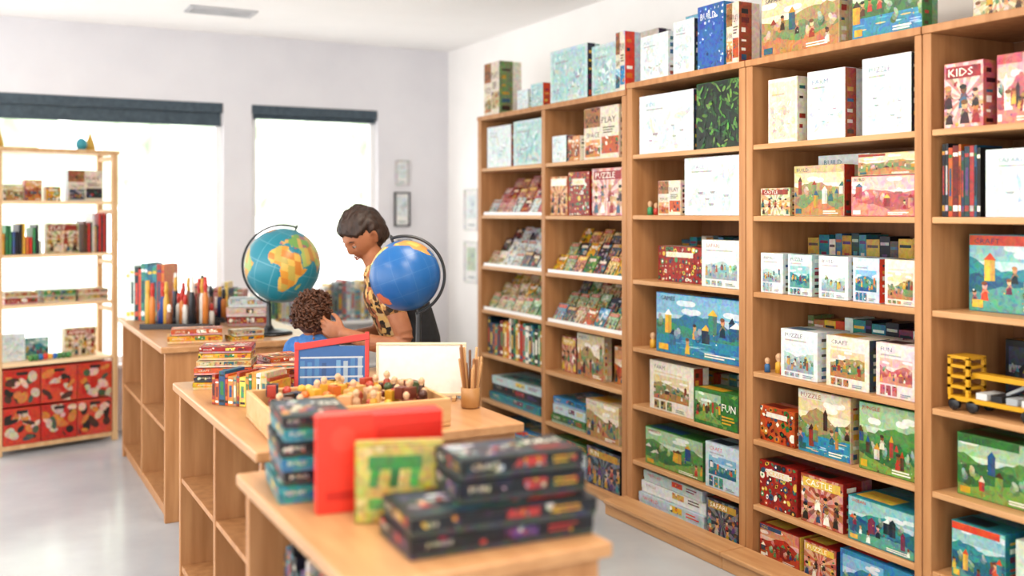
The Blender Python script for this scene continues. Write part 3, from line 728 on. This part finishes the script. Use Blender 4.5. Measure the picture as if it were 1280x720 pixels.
# --- far counter goods
def bottles(x, y, z, n, seed, L, name, rz):
    rnd = random.Random(seed); m = MB()
    for i in range(n):
        u = (i+.5)/n*L-L/2; v = rnd.uniform(-.05,.05); h = rnd.uniform(.13,.29); r = .017
        c = hx(rnd.choice(['1f3f8a','c8983a','b8352c','d4d0ca','26282e','26282e','2a3a6a','c87a3a','7a4a30']))
        c2 = hx(rnd.choice(['e4e0da','26282e','c8983a','b8352c']))
        m.lathe([(.001,0),(r,0),(r,h*.6),(r*.6,h*.7),(r*.6,h*.78),(r*.8,h*.8),(r*.5,h),(.001,h)], [c,c,c,c2,c2,c2,c2], 0, Matrix.Translation((u,v,0)), 10)
    m.box(-L/2-.02,-.08,0,L/2+.02,-.07,.03,hx('2a2a2e')); m.box(-L/2-.02,.07,0,L/2+.02,.08,.03,hx('2a2a2e'))
    m.box(-L/2-.02,-.07,0,L/2+.02,.07,.002,hx('2a2a2e'))
    m.obj(name, [PAINT], (x, y, z+.001), rz)
bottles(1.04, 5.84, Z3, 15, 1, .36, 'paint_bottle_tray', math.radians(-28))
bottles(1.19, 6.14, Z3, 11, 2, .32, 'paint_bottle_tray', math.radians(-28))
book_row('picture_book_row', (.98, 6.42, Z3+.001), math.radians(-35), .24, .28, .35, .2, ['blue','red','dark','teal'], 70, .015, .03)
book_row('picture_book_row', (1.38, 6.38, Z3+.001), math.radians(-28), .3, .16, .24, .12, ['pink','pale','red'], 71, .015, .04, .1)
stack('toy_block_stack', (1.0, 5.2, Z3+.001), math.radians(-12), [(.26,.14,.035,'band','yellow'),(.24,.13,.03,'band','orange')], 72)
stack('toy_block_stack', (1.23, 5.15, Z3+.001), math.radians(4), [(.16,.13,.025,'band','yellow'),(.15,.12,.025,'band','tan')], 73)
stack('board_game_stack', (1.42, 5.85, Z3+.001), math.radians(-20), [(.22,.2,.05,'band','red'),(.22,.2,.05,'photo','red'),(.21,.19,.045,'band','pale')], 74)

# ---------------------------------------------------------------- globes
CONT = {
 'africa': [(-17,15),(-16,21),(-10,29),(-6,35),(3,37),(10,37),(11,33),(19,30),(25,32),(32,31),(35,27),(38,19),(43,11),(51,12),(48,5),(41,-3),(40,-15),(35,-22),(32,-28),(27,-34),(19,-35),(15,-27),(12,-16),(13,-8),(9,-1),(9,4),(4,6),(-7,5),(-13,9)],
 'europe': [(-9,37),(-9,43),(-1,44),(-4,48),(2,51),(8,54),(9,57),(6,58),(6,62),(14,68),(25,71),(40,67),(60,68),(60,50),(50,45),(40,45),(36,42),(28,41),(23,37),(20,40),(13,45),(17,40),(15,38),(10,44),(3,43),(-2,37)],
 'asia': [(28,41),(36,36),(35,31),(43,13),(52,17),(59,23),(50,29),(57,26),(66,25),(73,18),(77,8),(80,15),(87,21),(92,22),(97,16),(99,9),(103,1),(104,9),(109,12),(106,20),(115,23),(122,31),(120,38),(127,37),(130,43),(140,52),(155,60),(178,67),(140,73),(100,77),(70,72),(60,68),(60,50),(45,45)],
 'samerica': [(-80,0),(-77,8),(-70,12),(-60,9),(-50,1),(-35,-6),(-39,-17),(-48,-26),(-57,-36),(-65,-42),(-68,-54),(-74,-50),(-71,-30),(-70,-18),(-80,-6)],
 'namerica': [(-165,65),(-155,71),(-125,70),(-95,70),(-80,64),(-62,58),(-55,50),(-70,43),(-76,35),(-81,26),(-90,30),(-97,26),(-95,17),(-83,9),(-88,14),(-105,20),(-115,30),(-124,40),(-125,49),(-150,60)],
 'australia': [(114,-22),(122,-17),(130,-12),(137,-12),(142,-11),(146,-19),(153,-27),(150,-37),(140,-38),(130,-32),(116,-35)],
 'madagascar': [(44,-16),(49,-12),(50,-16),(47,-25),(44,-24)],
}
def inside(p, poly):
    x, y = p; c = False
    for i in range(len(poly)):
        x1, y1 = poly[i-1]; x2, y2 = poly[i]
        if (y1 > y) != (y2 > y) and x < (x2-x1)*(y-y1)/(y2-y1)+x1: c = not c
    return c
def globe(name, loc, r, post, lon_face, heading, ocean, tilt_dir, ringside, grid=.25):
    e = empty(name, loc)
    m = MB(); N, Mm = 240, 120
    vs, fs, cs = [], [], []
    oc = hx(ocean); oc2 = mixc(oc, (.6,.85,.9,1), grid)
    lc = {'africa':['c88a34','d0a850','c07830','b09c4c'],'europe':['98606c','c09c58','6a9850'],'asia':['c0a858','a0b060','b88048'],'samerica':['88a04c','c09040'],'namerica':['c07e40','b09c4c'],'australia':['b86040'],'madagascar':['a0a04c']}
    for j in range(Mm+1):
        t = math.pi*j/Mm
        for i in range(N): 
            a = 2*math.pi*i/N; vs.append((r*math.sin(t)*math.cos(a), r*math.sin(t)*math.sin(a), r*math.cos(t)))
    for j in range(Mm):
        for i in range(N):
            k = (i+1) % N; fs.append((j*N+i, (j+1)*N+i, (j+1)*N+k, j*N+k))
            lat = 90-180*(j+.5)/Mm; lon = (360*(i+.5)/N+180) % 360-180
            c = oc
            for kx, pl in CONT.items():
                if inside((lon, lat), pl):
                    L = lc[kx]; nz = noise.cell(Vector((lon/11+lat/30, lat/10, 3.3)))
                    c = hx(L[int(abs(nz)*97) % len(L)]); break
            else:
                if int(lat+90) % 30 == 0 or int(lon+180) % 30 == 0: c = oc2
            cs.append(c)
    m.add(vs, fs, cs, 0, None, True)
    tl = math.radians(20)
    ax = Vector((math.cos(tilt_dir), math.sin(tilt_dir), 0))
    Rt = Matrix.Rotation(tl, 4, Vector((0,0,1)).cross(ax))
    cz = post+r
    gm, nt, pp = base_mat('globe_paper', .3); at = nt.nodes.new('ShaderNodeAttribute'); at.attribute_name = 'Col'; nt.links.new(at.outputs['Color'], pp.inputs['Base Color'])
    ob = m.obj('ball', [gm], parent=e)
    ob.matrix_local = Matrix.Translation((0,0,cz)) @ Rt @ Matrix.Rotation(heading-math.radians(lon_face), 4, 'Z')
    s = MB(); P = []
    sd = Vector((math.cos(ringside), math.sin(ringside), 0))
    M = Matrix.Translation((0,0,cz)) @ Rt
    for i in range(25):
        a = math.pi*i/24; P.append(M @ (Vector((0,0,math.cos(a)))*(r+.016)+sd*math.sin(a)*(r+.016)))
    side = sd.cross(Vector((0,0,1)))
    s.tube(P, [(.013,.006)]*25, mat=0, n=8, ref=side, sub=2)
    for sg in (1,-1): s.tube([M @ Vector((0,0,sg*(r-.004))), M @ Vector((0,0,sg*(r+.024)))], [.005,.007], n=8, ref=(1,0,0), sub=2)
    low = M @ Vector((0,0,-(r+.016)))
    s.lathe([(.001,0),(r*.62,0),(r*.63,.008),(r*.5,.018),(.03,.026),(.014,.05),(.01,max(.06,low.z-.02)),(.012,low.z),(.001,low.z+.004)], (.1,.1,.1,1), 0, Matrix.Translation((low.x,low.y,0)), 28)
    s.obj('stand', [BLACKM], parent=e)
CAMDIR = math.atan2(-.88, -.47)
RIGHT = math.atan2(-.4726, .8813); LEFT = RIGHT+math.pi
globe('world_globe', (1.465, 5.30, Z3+.001), .197, .165, 0, CAMDIR, '1c788c', RIGHT, LEFT, .12)
globe('world_globe', (1.50, 3.68, Z2+.001), .138, .305, -168, CAMDIR, '145390', LEFT, RIGHT, .03)

# ---------------------------------------------------------------- window-side display unit
def window_unit():
    cx, cy = .47, 7.14; rz = math.radians(14)
    e = empty('window_display_shelf', (cx, cy, 0), rz); W, Dp, H = .74, .30, 1.87
    f = MB(); t = .035
    for x in (-W/2, W/2-t):
        for y in (-Dp/2, Dp/2-t): f.box(x, y, 0, x+t, y+t, H)
        for z in (.06, .45, .84, 1.15, 1.48, H-.04): f.box(x+.005, -Dp/2+t, z, x+t-.005, Dp/2-t, z+.03)
    f.box(-W/2-.01, -Dp/2-.01, H, W/2+.01, Dp/2+.01, H+.025)
    f.box(-W/2+t, -Dp/2+.005, .03, W/2-t, Dp/2-.005, .06); f.box(-W/2+t, Dp/2-.02, .06, W/2-t, Dp/2-.008, .54)
    f.obj('frame', [noise_mat('light_birch', 'c29668', 'd2af82', 3, .5, (8,8,.8))], bevel=.003, parent=e)
    s = MB(); LS = (.54, .90, 1.21, 1.545)
    for z in LS: s.box(-W/2+.036, -Dp/2+.001, z, W/2-.036, Dp/2-.001, z+.02)
    s.obj('shelf_boards', [noise_mat('light_birch_board', 'dfbb90', 'edd3ac', 3, .5, (.8,8,8))], bevel=.002, parent=e)
    d = MB(); rnd = random.Random(5)
    for i in range(3):
        for j in range(2):
            w = (W-2*t-.02)/3; x0 = -W/2+t+.005+i*(w+.005); z0 = .061+j*.237
            d.box(x0, -Dp/2+.0, z0, x0+w, Dp/2-.03, z0+.225, hx(['c43f2c','b93226','c84a36'][(i+j) % 3]))
            A = Art(d, lambda u, v, l, x0=x0, z0=z0: (x0+u, -Dp/2-l, z0+v)); cl = (.004,.004,w-.004,.221)
            for k in range(20): A.ell(rnd.uniform(.02,w-.02), rnd.uniform(.02,.2), rnd.uniform(.015,.045), rnd.uniform(.012,.028), hx(rnd.choice(['26221f','4a3028','c2b4a0','c88040','b82a20','d8b8a8','4a5a4a'])), cl, 9, rnd.random()*3)
            A.rect(w*.35, .19, w*.65, .21, hx('2a2624'))
    d.obj('patterned_crates', [CARD], bevel=.003, parent=e)
    g = MB()
    def gb(x, y, z, w, h, dd, st, p): game_box(g, w, h, dd, st, p, rnd, Matrix.Translation((x, y, z+.021)))
    gb(-.24, 0, .54, .14, .17, .07, 'plain', 'pale'); gb(.17, 0, .54, .2, .18, .07, 'chars', 'tan'); gb(-.08, .05, .54, .14, .13, .05, 'scene', 'teal')
    for i in range(9):
        g.sphere((-.15+.028*i, -.09, .54+.042), .021, hx(rnd.choice(['e0b040','d8382c','4a8a4a','d8a060','2f6fb0'])), 0, 10)
    for x in (-.2, .02, .22):
        for q in range(2): game_box(g, .19, .036, .2, 'band', rnd.choice(['dark','tan','tan','green','red']), rnd, Matrix.Translation((x*1.05, 0, .921+q*.039)), True)
    for i in range(12):
        x = -.32+i*.02; h = rnd.uniform(.08,.2)
        g.box(x, -.09, 1.231, x+.014, .05, 1.231+h, hx(rnd.choice(['d8d4cc','26282e','d8382c','e0b040','4a6aa0','3a8a5a','e07a3a'])))
    gb(.06, 0, 1.21, .2, .19, .06, 'chars', 'tan')
    for i in range(11):
        x = .17+i*.014; g.box(x, -.09, 1.231, x+.012, .05, 1.231+rnd.uniform(.15,.26), hx(rnd.choice(['d8d4cc','3a3c42','c8352c','b8905a','5a3a28'])))
    gb(-.24, 0, 1.545, .12, .1, .07, 'scene', 'tan'); gb(-.12, 0, 1.545, .1, .13, .07, 'scene', 'orange'); gb(.0, 0, 1.545, .09, .09, .07, 'pattern', 'yellow'); gb(.2, 0, 1.545, .22, .2, .07, 'letters', 'dark')
    g.obj('small_goods', [CARD], parent=e)
    tp = MB()
    def cone(x, y, c, h): tp.lathe([(.001,0),(.03,0),(.036,.02),(.026,h*.5),(.008,h),(.001,h+.004)], hx(c), 0, Matrix.Translation((x, y, H+.026)), 14)
    cone(-.32, 0, 'c8a040', .13); cone(.25, .02, 'c8a040', .11); tp.sphere((.18, -.02, H+.026+.04), .036, hx('3590a0'), 0, 14, None, (1,1,1.2)); tp.lathe([(.02,0),(.03,.01),(.01,.02)], hx('3590a0'), 0, Matrix.Translation((.18,-.02,H+.026)), 10)
    tp.obj('spinning_tops', [PAINT], parent=e)
window_unit()

# low white cabinet + books under the small window
e = empty('low_white_cabinet', (2.25, 7.22, 0)); m = MB()
m.box(-.6,-.17,.05,.6,.17,.06); m.box(-.6,-.17,.06,-.58,.17,.68); m.box(.58,-.17,.06,.6,.17,.68); m.box(-.62,-.18,.68,.62,.18,.70); m.box(-.58,.15,.06,.58,.17,.68); m.box(-.01,-.17,.06,.01,.15,.68); m.box(-.58,-.165,.36,-.01,.15,.375); m.box(.01,-.165,.36,.58,.15,.375)
m.box(-.58,-.15,0,.58,.15,.05); m.obj('carcass', [WHITE], bevel=.003, parent=e)
book_row('picture_book_row', (1.98, 7.2, .701), 0, .5, .16, .27, .18, ['red','pale','dark','pink'], 80, .015, .04, .05)
book_row('picture_book_row', (2.50, 7.2, .701), 0, .45, .2, .3, .18, ['pale','dark','tan'], 81, .015, .04, .1)

def frame(name, x, y, z, w, h, rz, pal, seed, fr='26282c'):
    m = MB(); c = hx(fr); t = .012
    m.box(-w/2,-.02,0,w/2,-.0,t,c); m.box(-w/2,-.02,h-t,w/2,-.0,h,c); m.box(-w/2,-.02,t,-w/2+t,-.0,h-t,c); m.box(w/2-t,-.02,t,w/2,-.0,h-t,c); m.box(-w/2+t,-.01,t,w/2-t,-.0,h-t,hx('f2f2f0'))
    A = Art(m, lambda u, v, l: (u-w/2, -.01-l, v)); sky, hills, acc, mn = PAL[pal]
    A.rect(w*.18, h*.3, w*.82, h*.85, mixc(hx(sky), (1,1,1,1), .3)); rnd = random.Random(seed)
    for i in range(10): A.ell(w*rnd.uniform(.25,.75), h*rnd.uniform(.35,.75), w*rnd.uniform(.04,.14), h*rnd.uniform(.02,.08), mixc(hx(rnd.choice(hills)), (1,1,1,1), .4), (w*.18, h*.3, w*.82, h*.85), 8, rnd.random()*3)
    A.rect(w*.25, h*.12, w*.75, h*.16, hx('a8aeb4'))
    m.obj(name, [CARD], (x, y, z), rz)
frame('framed_notice', 3.0, YB, 1.70, .11, .20, 0, 'pale', 1, 'c8c8c8'); frame('framed_notice', 3.0, YB, 1.38, .13, .27, 0, 'pale', 2, '3a3c42'); frame('framed_notice', 3.02, YB, 1.02, .11, .26, 0, 'tan', 3, '6a6c70')
for i, (y, z, p) in enumerate(((6.22,1.35,'pale'),(6.22,.95,'green'),(6.22,1.75,'pale'),(6.6,1.35,'pale'),(6.6,.95,'pale'),(6.6,.55,'pale'),(6.22,.55,'teal'),(6.98,1.35,'pale'),(6.98,.95,'green'))):
    frame('wall_picture', XW, y, z, .24, .32, SH, p, 10+i, 'e0e0e0' if i % 3 else '9aa49e')

# ---------------------------------------------------------------- people
SKIN = noise_mat('skin_warm_brown', '925a3c', '9e6646', 30, .5)
SKIN2 = noise_mat('skin_child', '8e5436', '986040', 30, .5)
for s_ in (SKIN, SKIN2):
    s_.node_tree.nodes['Principled BSDF'].inputs['Subsurface Weight'].default_value = .08
    s_.node_tree.nodes['Principled BSDF'].inputs['Subsurface Scale'].default_value = .01
HAIR = noise_mat('dark_brown_hair', '1a0f0a', '352015', 60, .5, (1,1,.25), 4, .4)
HAIR2 = noise_mat('brown_curly_hair', '341c10', '5e3722', 50, .6, (1,1,1), 4, .4)
EYEM = attr_mat('eye', .15, 0)

def head_mesh(mb, M, sz=1., child=False):
    N, K = 56, 44; vs, fs = [], []
    g = lambda a, b, s: math.exp(-((a-b)/s)**2)
    for j in range(K+1):
        t = math.pi*j/K
        for i in range(N):
            a = 2*math.pi*i/N
            dx, dy, dz = math.sin(t)*math.cos(a), math.sin(t)*math.sin(a), math.cos(t)
            x, y, z = dx*.096, dy*.076, dz*.118
            if dx < 0: x *= 1.04
            if dz < 0:
                k = -dz; y *= 1-(.22 if child else .36)*k**1.4
                if dx > 0: x *= 1-.12*k
                else: x *= 1-.45*k*k
            if dx > .2:
                fr = min(1, (dx-.2)/.5)
                x -= .006*fr*g(dy, 0, .6)
                x += fr*(.019 if not child else .012)*g(dy, 0, .15)*g(dz, -.18, .14)
                x += fr*.010*g(dy, 0, .12)*g(dz, .02, .16)
                x -= fr*.010*(g(dy, .38, .2)+g(dy, -.38, .2))*g(dz, .06, .14)
                x += fr*.005*g(dz, .25, .1)*g(dy, 0, .6)
                x += fr*.006*g(dy, 0, .26)*g(dz, -.46, .07) + fr*.006*g(dy, 0, .24)*g(dz, -.57, .06)
                x -= fr*.003*g(dy, 0, .3)*g(dz, -.515, .03)
                x += fr*.010*g(dy, 0, .3)*g(dz, -.82, .16)
                x += fr*.004*(g(dy, .55, .2)+g(dy, -.55, .2))*g(dz, -.2, .2)
            vs.append((x*sz, y*sz, z*sz))
    for j in range(K):
        for i in range(N):
            k = (i+1) % N; fs.append((j*N+i, (j+1)*N+i, (j+1)*N+k, j*N+k))
    mb.add(vs, fs, mat=0, M=M, smooth=True)
    for sg in (1, -1):
        mb.tube([(-.012*sz, sg*.074*sz, -.03*sz), (-.02*sz, sg*.083*sz, .0), (-.012*sz, sg*.082*sz, .022*sz), (.0, sg*.075*sz, .012*sz)], [.008*sz,.010*sz,.010*sz,.006*sz], M=M, n=8)

def face_parts(M, sz, parent, hairc, skin):
    m = MB()
    for sg in (1, -1):
        m.sphere((.0745*sz, sg*.031*sz, .004*sz), .0100*sz, hx('d8cec4'), 0, 12, M)
        m.sphere((.0815*sz, sg*.031*sz, .001*sz), .0052*sz, hx('24140c'), 0, 10, M)
        m.sphere((.0745*sz, sg*.031*sz, .0085*sz), .0105*sz, hx(skin), 0, 12, M, (1,1.1,.75))
        m.tube([(.0825*sz, sg*.016*sz, .026*sz), (.085*sz, sg*.031*sz, .031*sz), (.075*sz, sg*.047*sz, .027*sz)], [.0022*sz,.0026*sz,.0016*sz], hx(hairc), M=M, n=6)
        m.tube([(.0810*sz, sg*.021*sz, .003*sz), (.0855*sz, sg*.031*sz, .004*sz), (.077*sz, sg*.042*sz, .002*sz)], [.0012*sz]*3, hx('2a1610'), M=M, n=6)
    m.tube([(.076*sz, .020*sz, -.055*sz), (.0875*sz, 0, -.054*sz), (.076*sz, -.020*sz, -.055*sz)], [.0025*sz,.004*sz,.0025*sz], hx('7e4434'), M=M, n=8, ref=(0,0,1))
    m.tube([(.076*sz, .018*sz, -.061*sz), (.0865*sz, 0, -.065*sz), (.076*sz, -.018*sz, -.061*sz)], [.0025*sz,.0046*sz,.0025*sz], hx('8a4a3c'), M=M, n=8, ref=(0,0,1))
    m.obj('face_details', [EYEM], parent=parent)

def hand(mb, w, tip, thumb_side, sz=1., curl=.5, normal=None):
    w = Vector(w); f = (Vector(tip)-w).normalized(); s = Vector(thumb_side); s = (s-s.dot(f)*f).normalized()
    n = f.cross(s).normalized()
    if normal is not None and n.dot(Vector(normal)) < 0: n = -n
    P = lambda a, b, c: w+f*a*sz+s*b*sz+n*c*sz
    mb.tube([P(-.01,0,0), P(.03,.0,0), P(.065,0,.0), P(.088,0,-.004)], [(.024*sz,.018*sz),(.034*sz,.016*sz),(.041*sz,.0145*sz),(.038*sz,.011*sz)], ref=s, n=14)
    for k, (b, L) in enumerate(((.029,.070),(.0098,.078),(-.0098,.073),(-.028,.058))):
        p = P(.085-.004*abs(k-1), b, -.002); ang = curl*.25; pts = [P(.06,b*.9,0), p]; d = f
        for q, fr in enumerate((.45,.32,.25)):
            ang += curl*(.45 if q else .25)
            d = (f*math.cos(ang)-n*math.sin(ang)+s*b*1.6).normalized()
            p = p+d*L*fr*sz; pts.append(p)
        mb.tube(pts, [.0095*sz,.0092*sz,.0085*sz,.0078*sz,.0065*sz], n=10, ref=s, sub=3)
    mb.tube([P(.02,.022,-.004), P(.045,.046,-.012), P(.068,.06,-.02), P(.09,.062,-.03)], [.013*sz,.012*sz,.0098*sz,.0078*sz], n=10, ref=n, sub=3)

def remesh(ob, v, sm=4):
    r = ob.modifiers.new('remesh', 'REMESH'); r.mode = 'VOXEL'; r.voxel_size = v; r.use_smooth_shade = True
    s = ob.modifiers.new('smooth', 'SMOOTH'); s.iterations = sm; s.factor = .5

def cloth_mat(name, cols, scale, rough=.8):
    m, nt, p = base_mat(name, rough, .2)
    tc = nt.nodes.new('ShaderNodeTexCoord'); vo = nt.nodes.new('ShaderNodeTexVoronoi'); vo.inputs['Scale'].default_value = scale
    cr = nt.nodes.new('ShaderNodeValToRGB'); cr.color_ramp.interpolation = 'CONSTANT'
    sp = nt.nodes.new('ShaderNodeSeparateColor')
    while len(cr.color_ramp.elements) < len(cols): cr.color_ramp.elements.new(.5)
    for i, c in enumerate(cols): cr.color_ramp.elements[i].position = i/len(cols); cr.color_ramp.elements[i].color = hx(c)
    L = nt.links.new; L(tc.outputs['Object'], vo.inputs['Vector']); L(vo.outputs['Color'], sp.inputs[0]); L(sp.outputs[0], cr.inputs[0]); L(cr.outputs[0], p.inputs['Base Color'])
    return m

# woman: local x = forward, y = her left, z = up
def woman():
    hd = math.atan2(.28, -.96); e = empty('woman', (1.79, 4.315, 0), hd)
    HM = Matrix.Translation((.222, .0, 1.385)) @ Matrix.Rotation(math.radians(30), 4, 'Z') @ Matrix.Rotation(math.radians(36), 4, 'Y')
    b = MB()
    head_mesh(b, HM, 1.0)
    b.tube([(.14,0,1.20),(.165,0,1.27),(.195,0,1.34)], [.062,.050,.050], n=16)
    b.tube([(0,0,.84),(.02,0,.94),(.055,0,1.05),(.10,0,1.14),(.13,0,1.21)], [(.165,.115),(.135,.095),(.14,.10),(.165,.10),(.11,.07)], n=24)
    b.tube([(.12,.06,1.20),(.13,.165,1.19)], [.05,.052]); b.tube([(.12,-.06,1.20),(.13,-.165,1.19)], [.05,.052])
    armL = [(.13,.17,1.185),(.09,.215,1.06),(.06,.24,.93),(.18,.215,.925),(.31,.15,.965)]
    armR = [(.13,-.17,1.185),(.12,-.20,1.06),(.13,-.205,.935),(.23,-.13,.915),(.335,-.055,.915)]
    for a in (armL, armR): b.tube(a, [.052,.045,.040,.038,.026], n=14, ref=(0,0,1))
    hand(b, armL[-1], (.43,.085,1.0), (0,.1,1), .95, .7, (0,1,0))
    hand(b, armR[-1], (.43,-.02,.935), (0,0,1), .95, .8, (0,-1,0))
    for sg in (1,-1):
        b.tube([(0,sg*.085,.84),(.02,sg*.09,.66),(.015,sg*.09,.47),(.0,sg*.09,.28),(-.02,sg*.09,.09)], [.088,.078,.056,.054,.036], n=14, ref=(1,0,0))
        b.tube([(-.045,sg*.09,.05),(.04,sg*.095,.045),(.13,sg*.10,.03)], [(.034,.035),(.038,.032),(.036,.018)], n=12)
    remesh(b.obj('body', [SKIN], parent=e), .0045, 2)
    face_parts(HM, 1.0, e, '2a1810', '8c563a')
    h = MB(); vs, fs = [], []; N, K = 72, 52
    for j in range(K+1):
        t = math.pi*j/K
        for i in range(N):
            a = 2*math.pi*i/N; dx, dy, dz = math.sin(t)*math.cos(a), math.sin(t)*math.sin(a), math.cos(t)
            r = 1.0+.10*noise.noise(Vector((dx*3, dy*10, dz*3)))+.04*noise.noise(Vector((dx*9, dy*14, dz*9)))
            x, y, z = -.014+dx*.112*r, dy*.094*r, .014+dz*.124*r
            hl = .46-.3*abs(dy)+.06*noise.noise(Vector((dy*8,1,2)))
            if dx > -.05 and dz < hl+.25*(1-min(1,max(0,dx*2))) and (dx > .12 or dz < .1):
                x, y, z = dx*.07, dy*.058, dz*.09
            elif dz < -.68: x, y, z = dx*.07, dy*.055, dz*.09
            vs.append((x*1.02, y*1.02, z*1.02))
    for j in range(K):
        for i in range(N):
            k = (i+1) % N; fs.append((j*N+i, (j+1)*N+i, (j+1)*N+k, j*N+k))
    h.add(vs, fs, M=HM, smooth=True)
    h.sphere((-.098,0,-.05), .034, (.1,.1,.1,1), 0, 18, HM, (.8,1.2,1.2))
    ob = h.obj('hair', [HAIR], parent=e); s = ob.modifiers.new('s', 'SMOOTH'); s.iterations = 2
    c = MB()
    c.tube([(.02,0,.93),(.06,0,1.05),(.105,0,1.14),(.135,0,1.205)], [(.148,.118),(.152,.125),(.178,.122),(.125,.085)], n=26)
    c.tube([(.11,.06,1.20),(.125,.165,1.19),(.095,.208,1.09)], [.062,.066,.062]); c.tube([(.11,-.06,1.20),(.125,-.165,1.19),(.12,-.2,1.09)], [.062,.066,.062])
    remesh(c.obj('blouse', [cloth_mat('floral_blouse', ['a87a48','c8a060','4a3424','98583c','2a2420','c0a070'], 48)], parent=e), .007, 4)
    k = MB()
    k.tube([(-.03,0,.9),(.0,0,1.02),(.04,0,1.12),(.068,0,1.19)], [(.165,.105),(.160,.10),(.182,.095),(.135,.07)], n=26)
    k.tube([(-.01,0,.50),(-.0,0,.62),(-.01,0,.76),(-.005,0,.86),(.01,0,.96)], [(.22,.16),(.21,.15),(.19,.145),(.178,.135),(.155,.118)], n=28)
    remesh(k.obj('black_dress', [noise_mat('black_cotton', '111114', '1c1c20', 40, .9)], parent=e), .008, 5)
    sh = MB()
    for sg in (1,-1): sh.tube([(-.05,sg*.09,.036),(.04,sg*.095,.034),(.14,sg*.10,.03)], [(.042,.034),(.045,.034),(.043,.027)], n=14)
    sh.obj('shoes', [BLACKM], parent=e)
    return e
woman()

def child():
    e = empty('child', (1.375, 4.47, 0), math.radians(28))
    HM = Matrix.Translation((.01, 0, 1.015)) @ Matrix.Rotation(math.radians(4), 4, 'Y')
    b = MB(); head_mesh(b, HM, .86, True)
    b.tube([(-.01,0,.87),(-.005,0,.92),(.0,0,.95)], [.045,.038,.04])
    b.tube([(0,0,.52),(0,0,.64),(0,0,.78),(-.005,0,.88)], [(.105,.085),(.10,.08),(.115,.08),(.085,.055)], n=22)
    for sg in (1,-1):
        b.tube([(-.005,sg*.06,.885),(-.005,sg*.115,.875),(.0,sg*.14,.78),(.03,sg*.15,.67),(.10,sg*.125,.60)], [.034,.034,.029,.026,.018], n=12, ref=(1,0,0))
        hand(b, (.10,sg*.125,.60), (.2,sg*.10,.57), (0,-sg,.3), .62, .7)
        b.tube([(0,sg*.055,.53),(.01,sg*.06,.40),(.0,sg*.06,.27),(-.01,sg*.06,.08)], [.06,.052,.04,.026], n=12, ref=(1,0,0))
        b.tube([(-.03,sg*.06,.035),(.03,sg*.062,.032),(.09,sg*.066,.022)], [.024,.026,.02], n=12)
    remesh(b.obj('body', [SKIN2], parent=e), .0042, 2)
    face_parts(HM, .86, e, '2c170d', '8a5238')
    h = MB(); rnd = random.Random(3)
    h.sphere((-.014,0,.02), .086, (.1,.1,.1,1), 0, 24, HM, (1.0,.93,1.12))
    for i in range(700):
        a = rnd.random()*6.283; dz = rnd.uniform(-.6,1); q = math.sqrt(1-dz*dz); dx, dy = q*math.cos(a), q*math.sin(a)
        if dx > .25 and dz < .42: continue
        if abs(dy) > .7 and dx > -.2 and dz < .1: continue
        r = rnd.uniform(.9,1.1)
        c0 = Vector((-.012+dx*.092*r, dy*.085*r, .020+dz*.102*r))
        u = Vector((rnd.uniform(-1,1), rnd.uniform(-1,1), rnd.uniform(-1,1))).normalized()*.010; w2 = Vector((-u.y, u.x, .3*u.z))
        h.tube([c0-u, c0+w2*.7, c0+u, c0-w2*.7+Vector((0,0,.004))], [.004,.005,.005,.003], M=HM, n=6, sub=2)
    h.obj('curly_hair', [HAIR2], parent=e)
    c = MB()
    c.tube([(0,0,.54),(0,0,.66),(0,0,.79),(-.005,0,.89)], [(.118,.097),(.112,.093),(.128,.094),(.097,.064)], n=22)
    for sg in (1,-1): c.tube([(-.005,sg*.06,.884),(-.005,sg*.118,.875),(.0,sg*.142,.785)], [.043,.045,.042], n=14, ref=(1,0,0))
    remesh(c.obj('blue_tshirt', [noise_mat('blue_cotton', '2f5f9e', '4476b4', 60, .9)], parent=e), .006, 3)
    p = MB()
    for sg in (1,-1): p.tube([(0,sg*.05,.55),(.01,sg*.06,.42),(.0,sg*.06,.27),(-.01,sg*.06,.10)], [.07,.064,.052,.042], n=14, ref=(1,0,0))
    remesh(p.obj('trousers', [noise_mat('grey_denim', '3a4252', '4a5466', 60, .9)], parent=e), .006, 4)
    s = MB()
    for sg in (1,-1): s.tube([(-.03,sg*.06,.034),(.03,sg*.062,.032),(.095,sg*.066,.027)], [(.03,.03),(.033,.03),(.03,.024)], n=12)
    s.obj('shoes', [noise_mat('white_canvas', 'd8d4cc', 'e6e2da', 30, .8)], parent=e)
child()

# ---------------------------------------------------------------- world, camera
w = D.worlds.new('sky'); bpy.context.scene.world = w; w.use_nodes = True
bg = w.node_tree.nodes['Background']; bg.inputs[0].default_value = (1.0, .988, .965, 1); bg.inputs[1].default_value = 4.3

cd = D.cameras.new('camera'); cam = D.objects.new('camera', cd); COL.objects.link(cam)
cam.location = (0, 0, 1.5); cam.rotation_euler = (math.radians(90), 0, math.radians(-28.2))
cd.sensor_width = 36; cd.lens = 35.63; cd.shift_y = -.075
cd.dof.use_dof = True; cd.dof.focus_distance = 4.1; cd.dof.aperture_fstop = 1.1
bpy.context.scene.camera = cam
bpy.context.scene.view_settings.view_transform = 'Standard'
bpy.context.scene.view_settings.look = 'None'
